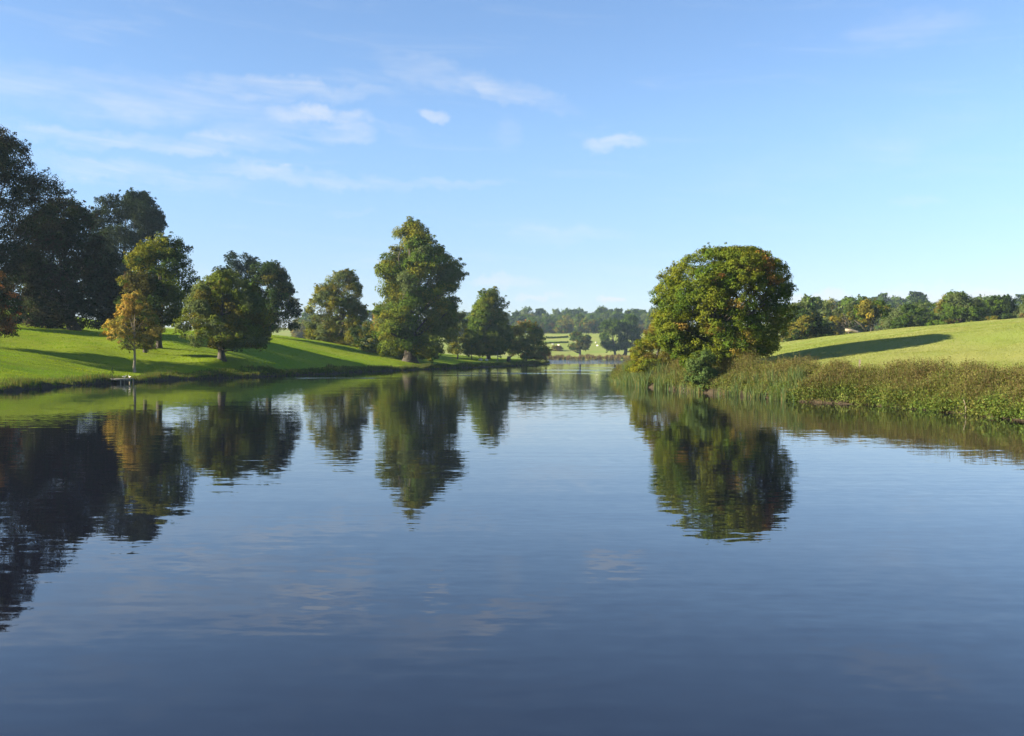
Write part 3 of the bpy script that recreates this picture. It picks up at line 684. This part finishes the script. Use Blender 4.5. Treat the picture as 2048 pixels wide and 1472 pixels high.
# far woods: a few kinds of crown, each copied
def woods():
    kinds = []
    specs = [([(1.5, -4, 4), (4, -7, 6.5), (8, -7.5, 7.5), (11.5, -6, 6), (14, -2.5, 2.5)], [(G1, 2), (GG, 3), (G3, 1)], 'grey-green rounded tree'),
             ([(1, -5, 4.5), (5, -6.5, 7), (9, -6, 6.5), (13, -4, 4), (16.5, -1.2, 1.2)], [(G3, 3), (DK, 1), (G1, 2)], 'dark green pointed tree'),
             ([(1.5, -5, 6), (5, -8, 8), (8.5, -8, 7), (11, -5, 5), (12.5, -2, 2)], [(OL, 3), (G1, 2), (BR, .5)], 'olive spreading tree'),
             ([(1, -3, 3), (5, -5, 5), (9, -5, 5), (12, -3, 3), (14, -1, 1)], [(YG, 2), (OL, 2), (YL, .2)], 'yellowing slender tree'),
             ([(2, -3, 3), (6, -4.5, 4.5), (11, -5, 5), (15, -4, 4), (17.5, -1.5, 1.5)], [(GG, 3), (G1, 2), (G2, 1)], 'tall grey-green tree'),
             ([(1, -6, 6), (4, -8, 8), (8, -7, 7), (10.5, -3, 3)], [(BR, 1), (OL, 2), (G3, 2)], 'brownish low broad tree')]
    for i, (rows, cols, what) in enumerate(specs):
        V, Q, vc, C = make_crown(200 + i, rows, 500, n=120, cr=2.0, leaves=34, ls=1.0, cols=cols, gap=-.35, lobe=.35, patch=5, inner=.1)
        kinds.append((V, Q, vc, make_trunk(200 + i, rows[-1][0] * .7, .35, C, 4), what))
    rng = np.random.default_rng(5)
    regions = [  # px range, distance range, count, size, which kinds, place words, min gap
        ((905, 1300), (610, 690), 34, (.55, .72), [0, 2, 4, 5], 'at the foot of the far hill behind the lake', 8),
        ((900, 1310), (690, 800), 70, (.7, .95), [0, 1, 2, 4, 0, 1], 'on the wooded hillside behind the far shore', 9),
        ((880, 1320), (800, 900), 52, (.8, 1.1), [1, 1, 4, 0], 'along the crest of the far wooded ridge', 10),
        ((590, 900), (520, 720), 26, (.8, 1.1), [0, 1, 2, 3], 'in the far wood seen between the left bank trees', 12),
        ((1585, 1800), (415, 490), 40, (.5, .72), [0, 2, 3, 5, 3], 'low on the wooded hill at right', 9),
        ((1585, 1790), (490, 580), 44, (.62, .9), [1, 2, 5, 0, 3], 'on the crest of the wooded hill at right', 10),
        ((1790, 2060), (420, 560), 22, (.8, 1.0), [0, 1, 5], 'in the distant wood behind the dome shaped tree', 11),
        ((1590, 1720), (230, 300), 7, (.55, .7), [3, 2, 0], 'in the dip between the field crest and the wooded hill', 6)]
    protos = {}
    for (pr, dr, cnt, sr, ks, where, mg) in regions:
        placed = []; tries = 0
        while len(placed) < cnt and tries < 4000:
            tries += 1
            D = rng.uniform(*dr); px = rng.uniform(*pr); x = P(px, 700, D)[0]
            if any((x - a) ** 2 + (D - b) ** 2 < mg * mg for a, b in placed): continue
            placed.append((x, D))
            k = ks[rng.integers(len(ks))]
            V, Q, vc, tb, what = kinds[k]
            lab = what + ' ' + where
            if k not in protos:
                o = thing('woodland_tree', (0, 0, 0), lab, 'tree')
                new_mesh('crown', V, Q, LEAF, o, vcol=vc); tb.build('trunk', BARK, o, smooth=True); protos[k] = o
            else: o = copy_tree(protos[k])
            o['label'] = lab; o['group'] = 'trees ' + where
            s = rng.uniform(*sr)
            o.location = (x, D, gz(x, D) - .2); o.scale = (s * rng.uniform(.9, 1.1), s * rng.uniform(.9, 1.1), s * rng.uniform(.9, 1.12)); o.rotation_euler = (0, 0, rng.uniform(0, 6.28))
woods()

# ------------------------------------------------------------------ bank vegetation and grass
def blades(rng, x, y, z, h, w, colr, bend=.35, name='grass', mat=None):
    n = len(x); base = np.stack([x, y, z], 1)
    a = rng.uniform(0, 2 * math.pi, n); s = np.stack([np.cos(a), np.sin(a), 0 * a], 1)
    b = rng.uniform(0, 2 * math.pi, n); lean = np.stack([np.cos(b), np.sin(b), 0 * b], 1) * (h * bend * rng.random(n))[:, None]
    up = np.array([0, 0, 1.0])
    m = base + up * (h * .55)[:, None] + lean * .35
    t = base + up * h[:, None] + lean
    hw = (w / 2)[:, None] * s
    V = np.stack([base - hw, base + hw, m + hw * .75, m - hw * .75, t], 1).reshape(-1, 3)
    i = np.arange(n)[:, None] * 5
    Q = np.concatenate([i, i + 1, i + 2, i + 3], 1); T = np.concatenate([i + 3, i + 2, i + 4], 1)
    return new_mesh(name, V, [Q, T], mat or BLADE, vcol=np.repeat(np.clip(colr, .003, .9), 5, 0))

def shore_points(rng, n, i0, i1, off):
    """random points within off=(a,b) metres of the shoreline vertices i0..i1"""
    seg = SH[i0:i1 + 1]; d = np.linalg.norm(np.diff(seg, axis=0), axis=1); c = np.concatenate([[0], np.cumsum(d)])
    u = rng.random(n) * c[-1]
    x = np.interp(u, c, seg[:, 0]); y = np.interp(u, c, seg[:, 1])
    k = np.clip(np.searchsorted(c, u, side='right') - 1, 0, len(d) - 1)
    t = (seg[k + 1] - seg[k]) / d[k][:, None]
    nrmv = np.stack([-t[:, 1], t[:, 0]], 1)
    return x, y, nrmv

def fbm(x, y, s, seed=0):
    return (np.sin(x * s + seed) * np.sin(y * s * 1.13 + seed * 2) + .6 * np.sin(x * s * 2.3 + 1.7 + y * s * .8) * np.sin(y * s * 2.1 - x * s * .7 + seed) + .4 * np.sin(x * s * 4.7 - y * s * 2.9 + seed)) / 2

def vegetation():
    rng = np.random.default_rng(77)
    def jitter(c, n, v=.22): return np.array(c) * rng.uniform(1 - v, 1 + v, (n, 1)) * (1 + rng.normal(0, .05, (n, 3)))
    # meadow grass left
    n = 420000
    D = 62 * (250 / 62) ** rng.random(n); px = rng.uniform(-20, 1100, n)
    x = (px - 1024) / F * D; sd = shore_sd(x, D); k = sd > .8
    x, y, sd = x[k], D[k], sd[k]; z = ground_z(x, y, sd)
    t = np.clip(.5 + fbm(x, y, .35) * .8, 0, 1)[:, None]
    c = (np.array([.115, .205, .003]) * (1 - t) + np.array([.172, .225, .008]) * t) * rng.uniform(.85, 1.12, (len(x), 1)) * (1 + .16 * fbm(x, y, 1.6, 8) + .12 * fbm(x, y, .17, 5))[:, None]
    hh = rng.uniform(.03, .085, len(x)) * (1 + .7 * (fbm(x, y, .9, 3) > .45))
    o = blades(rng, x, y, z - .02, hh, .0008 * y * rng.uniform(.6, 1.2, len(x)), c, .6, 'meadow_grass'); tag(o, 'short bright green grazed grass covering the left slope', 'grass', kind='stuff')
    # field grass right
    n = 330000
    D = 40 * (135 / 40) ** rng.random(n); px = rng.uniform(1400, 2070, n)
    x = (px - 1024) / F * D; sd = shore_sd(x, D); k = sd > 2.5
    x, y, sd = x[k], D[k], sd[k]; z = ground_z(x, y, sd)
    t = np.clip(.5 + fbm(x, y, .3, 2) * .8, 0, 1)[:, None]
    c = (np.array([.165, .215, .040]) * (1 - t) + np.array([.220, .225, .070]) * t) * rng.uniform(.85, 1.12, (len(x), 1)) * (1 + .14 * fbm(x, y, 1.9, 8) + .10 * fbm(x, y, .2, 5))[:, None]
    o = blades(rng, x, y, z - .02, rng.uniform(.025, .06, len(x)), .0007 * y * rng.uniform(.6, 1.2, len(x)), c, .7, 'field_grass'); tag(o, 'short yellowish green grass of the field on the right', 'grass', kind='stuff')
    # rough grass on the left bank edge
    n = 60000
    x, y, nv = shore_points(rng, n, 0, 20, None)
    s = rng.uniform(.15, 2.6, n) ** 1.0
    side = np.sign(shore_sd(x + nv[:, 0] * 1.5, y + nv[:, 1] * 1.5))
    x = x + nv[:, 0] * s * side; y = y + nv[:, 1] * s * side
    sd = shore_sd(x, y); k = (sd > .2) & (sd < 3.2) & (rng.random(n) < np.clip(1.2 - sd / 3, .1, 1)); x, y, sd = x[k], y[k], sd[k]
    z = ground_z(x, y, sd); m = len(x)
    tall = np.clip(.5 + fbm(x, y, .45, 5), 0, 1)
    h = rng.uniform(.10, .26, m) * (1 + 1.5 * tall ** 3)
    t = rng.random((m, 1))
    c = np.where(t < .5, jitter((.075, .10, .022), m), jitter((.11, .095, .034), m)); c = np.where(rng.random((m, 1)) < .4, jitter((.055, .09, .015), m), c)
    o = blades(rng, x, y, z - .03, h, rng.uniform(.03, .07, m) * (y / 100), c, .6, 'bank_grass'); tag(o, 'rough straw and green grass fringing the left bank', 'grass', kind='stuff')
    # far shore fringe
    n = 9000; px = rng.uniform(1060, 1310, n); D = rng.uniform(411, 421, n); x = (px - 1024) / F * D
    sd = shore_sd(x, D); k = sd > .1; x, y, sd = x[k], D[k], sd[k]; m = len(x)
    f = np.clip(.5 + fbm(x, y * .3, .5, 1), 0, 1)
    c = np.where((f > .55)[:, None], jitter((.10, .07, .03), m), jitter((.2, .165, .06), m)); c = np.where((f < .2)[:, None], jitter((.07, .09, .02), m), c)
    o = blades(rng, x, y, ground_z(x, y, sd), rng.uniform(.5, 1.5, m) * (.5 + f), rng.uniform(.12, .3, m), c, .4, 'shore_scrub'); tag(o, 'brown and straw coloured scrub lining the far shore', 'scrub', kind='stuff')
    # reeds on the right bank
    iR = int(np.argmin(np.linalg.norm(SH - W(1236, 765), axis=1))); iE = int(np.argmin(np.linalg.norm(SH - W(1650, 806), axis=1)))
    i2 = int(np.argmin(np.linalg.norm(SH - W(2110, 852), axis=1)))
    n = 26000
    x, y, nv = shore_points(rng, n, iR - 2, iE, None)
    side = np.sign(shore_sd(x + nv[:, 0] * 1.5, y + nv[:, 1] * 1.5)); s = rng.uniform(-.5, 1.6, n)
    x = x + nv[:, 0] * s * side; y = y + nv[:, 1] * s * side
    pxx = x / y * F + 1024
    den = np.interp(pxx, [1225, 1250, 1320, 1335, 1372, 1385, 1420, 1440, 1480, 1560, 1595, 1615, 1650], [.15, .8, .9, .35, .1, .25, .35, .25, .55, .7, .6, .2, .08])
    k = (rng.random(n) < den) & (fbm(x, y, 1.3, 4) > -.05); x, y, pxx, s = x[k], y[k], pxx[k], s[k]; m = len(x)
    top = np.interp(pxx, [1225, 1250, 1310, 1350, 1380, 1480, 1540, 1600, 1640], [.5, 1.1, 1.55, .95, .8, .85, 1.15, 1.25, .8])
    h = top * rng.uniform(.55, 1.1, m) * (1 + .2 * fbm(x, y, 1.0, 9))
    t = rng.random((m, 1))
    c = np.where(t < .45, jitter((.070, .115, .048), m), np.where(t < .88, jitter((.10, .135, .042), m), jitter((.20, .175, .07), m)))
    z = np.maximum(ground_z(x, y), -.25)
    o = blades(rng, x, y, z, h, rng.uniform(.025, .05, m), c, .45, 'reed_bed'); tag(o, 'blue-green reeds standing along the right water edge', 'reeds', kind='stuff')
    # straw coloured reed feet
    # tall weeds behind and right: stems carrying many small leaves
    def weeds(name, label, i0, i1, n, off, hmul, leafcols, topcols, pxlim, leaves=26):
        x, y, nv = shore_points(rng, n, i0, i1, None)
        side = np.sign(shore_sd(x + nv[:, 0] * 1.5, y + nv[:, 1] * 1.5)); s = rng.uniform(*off, n)
        x = x + nv[:, 0] * s * side; y = y + nv[:, 1] * s * side
        pxx = x / y * F + 1024
        sd = shore_sd(x, y); k = (sd > .12 + .22 * np.clip(fbm(x, y, 1.1, 31), 0, 1)) & (rng.random(len(x)) < 1.1 + fbm(x, y, 1.4, 41)) & (pxx > pxlim[0]) & (pxx < pxlim[1]); x, y, s, pxx, sd = x[k], y[k], s[k], pxx[k], sd[k]; m = len(x)
        z = ground_z(x, y, sd)
        clump = fbm(x, y, .9, 6)
        h = hmul * (.5 + .5 * sstep(.2, 2.2, sd)) * rng.uniform(.65, 1.15, m) * (1 + .38 * clump)
        idx = np.repeat(np.arange(m), leaves); f = rng.random(len(idx)) ** .8
        spread = (.10 + .22 * (1 - f))[:, None]
        lean = rng.normal(0, .16, (m, 2))
        p = np.stack([x[idx], y[idx], z[idx] + f * h[idx]], 1)
        p[:, :2] += lean[idx] * (f * h[idx])[:, None] + rng.normal(0, 1, (len(idx), 2)) * spread
        nn = nrm(rng.normal(0, 1, (len(idx), 3)) + np.array([0, 0, .5]))
        kk = (np.clip(.5 + .55 * fbm(x, y, .8, 11) + rng.normal(0, .2, m), 0, .999)); clump_tone = (.72 + .5 * np.clip(.5 + fbm(x, y, 1.7, 21), 0, 1))[:, None]  # leaf tone varies from clump to clump
        lc = (np.array(leafcols, float)[(kk * len(leafcols)).astype(int)] * clump_tone)[idx]
        tcx = (np.array(topcols, float)[(((kk * 1.7) % 1) * len(topcols)).astype(int)] * clump_tone)[idx]
        mixf = .7 * sstep(.45, .95, f + .3 * clump[idx] + rng.normal(0, .12, len(idx)))[:, None]
        c = (lc * (1 - mixf) + tcx * mixf) * rng.uniform(.65, 1.3, (len(idx), 1))
        size = np.where(f < .6, .085, .055)[:, None] * rng.uniform(.7, 1.5, (len(idx), 1))
        V, Q, vc = leaf_quads(rng, p, nn, size, size * .6, np.clip(c, .004, .8))
        # stems
        a = rng.uniform(0, 6.28, m); sx = np.stack([np.cos(a), np.sin(a), 0 * a], 1) * .008
        b = np.stack([x, y, z], 1); t = b + np.stack([lean[:, 0] * h, lean[:, 1] * h, h * 1.03], 1)
        V2 = np.stack([b - sx, b + sx, t + sx * .4, t - sx * .4], 1).reshape(-1, 3)
        c2 = np.repeat(jitter((.13, .09, .045), m), 4, 0)
        o = new_mesh(name, np.concatenate([V, V2]), np.concatenate([Q, np.arange(4 * m).reshape(m, 4) + len(V)]), LEAF, vcol=np.concatenate([vc, c2]))
        tag(o, label, 'weeds', kind='stuff')
    gl = [(.085, .120, .020), (.115, .130, .022), (.070, .110, .022), (.12, .118, .028)]
    tp = [(.12, .105, .032), (.14, .115, .045), (.11, .085, .038), (.11, .115, .028), (.13, .095, .040), (.095, .11, .022), (.10, .115, .022)]
    weeds('bank_weeds', 'tall brown-topped weeds and nettles covering the right bank', iE - 4, i2, 11000, (.2, 3.0), 1.02, gl, tp, (1560, 2200), 34)
    weeds('bank_undergrowth', 'tangled olive and russet undergrowth behind the reeds by the big tree', iR - 2, iE, 8000, (.2, 3.2), 1.22, gl, tp + [(.14, .13, .04)] * 3, (1222, 1640), 34)
    weeds('low_bank_herbs', 'low bright green leafy herbs overhanging the right water edge', iE - 4, i2, 9500, (.02, 1.3), .6, [(.075, .125, .02), (.09, .13, .025), (.12, .14, .03)], [(.10, .13, .03), (.12, .12, .035)], (1570, 2200), 20)
vegetation()

# ------------------------------------------------------------------ small things
def platform():
    c = np.array(W(232, 766.5)); c[1] += .55
    x, y = c; t = thing('fishing_platform', (x, y, 0), 'low weathered wooden fishing platform at the left bank edge below the orange tree', 'platform')
    rz = .10
    def at(u, v, w): return (u * math.cos(rz) - v * math.sin(rz), u * math.sin(rz) + v * math.cos(rz), w)
    d = MB()
    for i in range(8): d.box(at(-.02, -.55 + i * .15, .385), (2.3, .135, .035), rz, .006)
    d.build('deck', WOOD, t)
    b = MB(); b.box(at(0, -.655, .31), (2.34, .05, .12), rz, .006); b.build('fascia_beam', WOOD, t)
    for u in (-1.05, .35, 1.1):
        for v in (-.60, .42):
            p = MB(); p.box(at(u, v, -.2), (.09, .09, 1.12), rz, .008); p.build('post', WOOD, t)
    s = MB()
    for i in range(3): s.box(at(-1.42, -.35 + i * .0, .16 + i * .14), (.42, .5 - i * .1, .05), rz, .006)
    s.build('side_step', WOOD, t)
    return x, y, at
pxy = platform()

def goose(loc, rz, label):
    t = thing('goose', loc, label, 'goose', 'white geese on the fishing platform'); t.rotation_euler = (0, 0, rz); t.scale = (.62, .62, .62)
    # one continuous body: skin over an edge chain
    import bmesh
    me = bpy.data.meshes.new('body'); o = bpy.data.objects.new('body', me); col.objects.link(o); o.parent = t
    V = [(-.30, 0, .26), (-.2, 0, .22), (-.02, 0, .20), (.14, 0, .23), (.2, 0, .32), (.22, 0, .42), (.25, 0, .47), (.30, 0, .465)]
    E = [(i, i + 1) for i in range(7)]; rad = [.02, .07, .11, .085, .04, .03, .036, .02]
    V += [(-.01, .05, .1), (-.0, .05, .012), (.06, .05, .006), (-.01, -.05, .1), (-.0, -.05, .012), (.06, -.05, .006)]
    E += [(2, 8), (8, 9), (9, 10), (2, 11), (11, 12), (12, 13)]; rad += [.02, .012, .012, .02, .012, .012]
    me.from_pydata(V, E, [])
    sk = o.modifiers.new('skin', 'SKIN'); sk.use_smooth_shade = True
    for i, r in enumerate(rad): me.skin_vertices[0].data[i].radius = (r, r)
    me.skin_vertices[0].data[2].use_root = True
    ss = o.modifiers.new('sub', 'SUBSURF'); ss.levels = 2; ss.render_levels = 2
    me.materials.append(FEATHER)
    b = MB(); b.tube([(.31, 0, .464), (.345, 0, .457), (.375, 0, .452)], [.017, .012, .004], 6); b.build('beak', BEAK, t)
for u, v, r, lb in ((.42, .25, .5, 'white goose resting at the back of the wooden platform, left of two'), (.85, .3, 2.6, 'white goose at the right end of the wooden platform')):
    x, y, at = pxy; q = at(u, v, .4); goose((x + q[0], y + q[1], .402), r, lb)

def sheep(loc, rz, label, first=[None], graze=True):
    if first[0] is None:
        t = thing('sheep', (0, 0, 0), label, 'sheep')
        me = bpy.data.meshes.new('body'); o = bpy.data.objects.new('body', me); col.objects.link(o); o.parent = t
        V = [(-.5, 0, .62), (-.3, 0, .60), (0, 0, .58), (.3, 0, .6), (.48, 0, .66), (.62, 0, .56), (.72, 0, .44)]
        E = [(i, i + 1) for i in range(6)]; rad = [.16, .25, .27, .25, .15, .10, .075]
        for sx in (-.34, .32):
            for sy in (-.13, .13):
                k = len(V); V += [(sx, sy, .36), (sx + (.03 if sx < 0 else 0), sy, .2), (sx, sy, .02)]
                E += [(1 if sx < 0 else 3, k), (k, k + 1), (k + 1, k + 2)]; rad += [.07, .042, .035]
        me.from_pydata(V, E, [])
        sk = o.modifiers.new('skin', 'SKIN'); sk.use_smooth_shade = True
        for i, r in enumerate(rad): me.skin_vertices[0].data[i].radius = (r, r)
        me.skin_vertices[0].data[2].use_root = True
        ss = o.modifiers.new('sub', 'SUBSURF'); ss.levels = 1; ss.render_levels = 1
        me.materials.append(FLEECE); first[0] = t
    else: t = copy_tree(first[0])
    t['label'] = label; t['group'] = 'white sheep in the far field'
    t.location = loc; t.rotation_euler = (0, 0, rz)
for px, py, r, lb in [(1105.5, 690, .2, 'white sheep in the far field left of the single shore tree, nearest the hedge line'), (1117.5, 692, 2.9, 'white sheep above the russet scrub left of the single shore tree'),
                      (1192, 687, .4, 'upper white sheep in the gap between the single tree and the tree pair'), (1195, 693, 2.7, 'lower white sheep in the gap between the single tree and the tree pair'),
                      (1150, 684, 1.0, 'white sheep seen behind the crown of the single shore tree')]:
    # find distance where ground meets the pixel
    Ds = np.linspace(430, 620, 400); pts = np.array([P(px, py, d) for d in Ds]); g = ground_z(pts[:, 0], pts[:, 1])
    j = int(np.argmax(g >= pts[:, 2])); p = pts[j]; sheep((p[0], p[1], float(g[j]) - .03), r, lb)

def hedge_row(label, a, b, n, h, seed, cols, cr=.7):
    """clipped field hedge between two points"""
    rng = np.random.default_rng(seed); f = rng.random(n)
    C = np.stack([a[0] + (b[0] - a[0]) * f, a[1] + (b[1] - a[1]) * f + rng.normal(0, .5, n), np.zeros(n)], 1)
    C[:, 2] = ground_z(C[:, 0], C[:, 1]) + rng.uniform(.1, h, n)
    idx = np.repeat(np.arange(n), 14); d = nrm(rng.normal(size=(len(idx), 3)))
    pos = C[idx] + d * rng.random((len(idx), 1)) * cr
    lc = np.array([c[0] for c in cols])[rng.integers(len(cols), size=n)][idx] * rng.uniform(.7, 1.3, (len(idx), 1))
    V, Q, vc = leaf_quads(rng, pos, d, .55, .4, lc)
    o0 = C[:, :].mean(0); o = new_mesh('hedge', V - o0, Q, LEAF, vcol=vc); o.location = o0
    tag(o, label, 'hedge')
def ground_hit(px, py, d0, d1):
    Ds = np.linspace(d0, d1, 500); pts = np.array([P(px, py, d) for d in Ds]); g = ground_z(pts[:, 0], pts[:, 1])
    j = int(np.argmax(g >= pts[:, 2])); p = pts[j]; return np.array([p[0], p[1], g[j]])
hedge_row('thin dark hedge line crossing the far field below the wood', ground_hit(1090, 687, 440, 620), ground_hit(1136, 685.5, 440, 620), 260, .5, 1, [(G3, 1), (G1, 1)], .5)
hedge_row('dark hedge along the foot of the far wood left of the single tree', ground_hit(1092, 677, 440, 660), ground_hit(1136, 675, 440, 660), 300, .7, 2, [(G3, 1), (G1, 1)], .55)

def small_things():
    # pale fence post in the weeds
    p = ground_hit(1719, 772, 46, 60); x, y = P(1719, 750, 54)[:2]; z = gz(x, y)
    mb = MB(); mb.tube([(0, 0, -.2), (.01, 0, .8), (.02, 0, P(1719, 744, 54)[2] - z)], [.055, .052, .05], 8)
    o = mb.build('fence_post', PALEBARK, smooth=False); o.location = (x, y, z); tag(o, 'pale upright wooden post sticking up from the right bank weeds', 'post')
    # broken pale stick at the water edge
    x, y = W(1931, 829); mb = MB(); mb.tube([(-.02, .1, -.3), (.03, .02, .15), (-.02, -.05, .38), (-.12, -.08, .62)], [.03, .028, .022, .01], 6)
    o = mb.build('broken_stick', PALEBARK, smooth=True); o.location = (x, y, 0); tag(o, 'bent pale stick standing in the water below the right bank weeds', 'stick')
    # white driftwood by the bush
    x, y = W(1374, 781); mb = MB(); mb.tube([(-.22, 0, .10), (-.05, .03, .14), (.12, 0, .17), (.25, -.03, .16)], [.03, .055, .05, .02], 7); mb.tube([(.02, .0, .15), (.06, -.05, .26)], [.03, .012], 5)
    o = mb.build('driftwood', FEATHER, smooth=True); o.location = (x, y + .2, 0); tag(o, 'small whitish piece of driftwood at the water edge beside the dark bush', 'driftwood')
    # spindly weed stalk behind the platform
    q = ground_hit(224, 755, 80, 100); t = thing('weed', tuple(q - np.array([0, 0, .03])), 'single spindly dark green weed stalk behind the wooden platform', 'weed')
    rng = np.random.default_rng(3); n = 70; f = rng.random(n)
    pos = np.stack([rng.normal(0, .10, n) * (1.1 - f), rng.normal(0, .10, n) * (1.1 - f), f * 1.0], 1)
    V, Q, vc = leaf_quads(rng, pos, nrm(rng.normal(size=(n, 3))), .16, .07, np.tile(np.array([[.04, .075, .015]]), (n, 1)))
    new_mesh('leaves', V, Q, LEAF, t, vcol=vc); mb = MB(); mb.tube([(0, 0, -.05), (.02, 0, .5), (0, 0, 1.02)], [.014, .01, .004], 5); mb.build('stem', BARK, t)
    # stump and pale stones on the peninsula
    q = ground_hit(1017, 724, 190, 236); mb = MB(); mb.tube([(0, 0, -.2), (0, 0, .15), (.05, 0, .7), (.1, 0, 1.15), (.12, 0, 1.25)], [.62, .5, .42, .4, .2], 9); mb.tube([(.05, 0, .7), (.5, 0, 1.1)], [.2, .1], 6)
    o = mb.build('tree_stump', BARK, smooth=True); o.location = q; tag(o, 'dark broken tree stump on the grass of the peninsula', 'stump')
    for px, py, s, lb in ((961, 720.5, .45, 'pale boulder on the peninsula grass left of the cone tree trunk'), (973, 720.8, .38, 'smaller pale boulder at the foot of the cone tree trunk')):
        q = ground_hit(px, py + .8, 180, 236); mb = MB(); mb.ellipsoid((0, 0, s * .4), (s, s * .8, s * .65), 12, 8)
        for V in mb.V: V += np.random.default_rng(int(px)).normal(0, s * .06, V.shape)
        o = mb.build('boulder', STONE, smooth=False); o.location = q; tag(o, lb, 'boulder', 'pale boulders on the peninsula')
    # pale log on the crest
    q = P(1706, 667, 116); q[2] = gz(q[0], q[1]); mb = MB(); mb.tube([(-.9, 0, .5), (-.2, 0, .42), (.5, .1, .25), (1.0, .1, .12)], [.16, .18, .17, .14], 8)
    o = mb.build('fallen_log', PALEBARK, smooth=True); o.location = q; tag(o, 'pale fallen log on the field crest beneath the slanting stems', 'log')
small_things()

# ------------------------------------------------------------------ air
def haze():
    b = MB(); b.box((0, 620, 40), (2600, 1500, 84)); m, T = mat_new('air')
    v = T.node('ShaderNodeVolumePrincipled'); v.inputs['Color'].default_value = rgb(.55, .76, 1.0); v.inputs['Density'].default_value = HAZE
    v.inputs['Anisotropy'].default_value = 0.0
    o = T.node('ShaderNodeOutputMaterial'); T.l.new(v.outputs[0], o.inputs['Volume'])
    tag(b.build('haze', m), kind='stuff')
HAZE = .00013
haze()
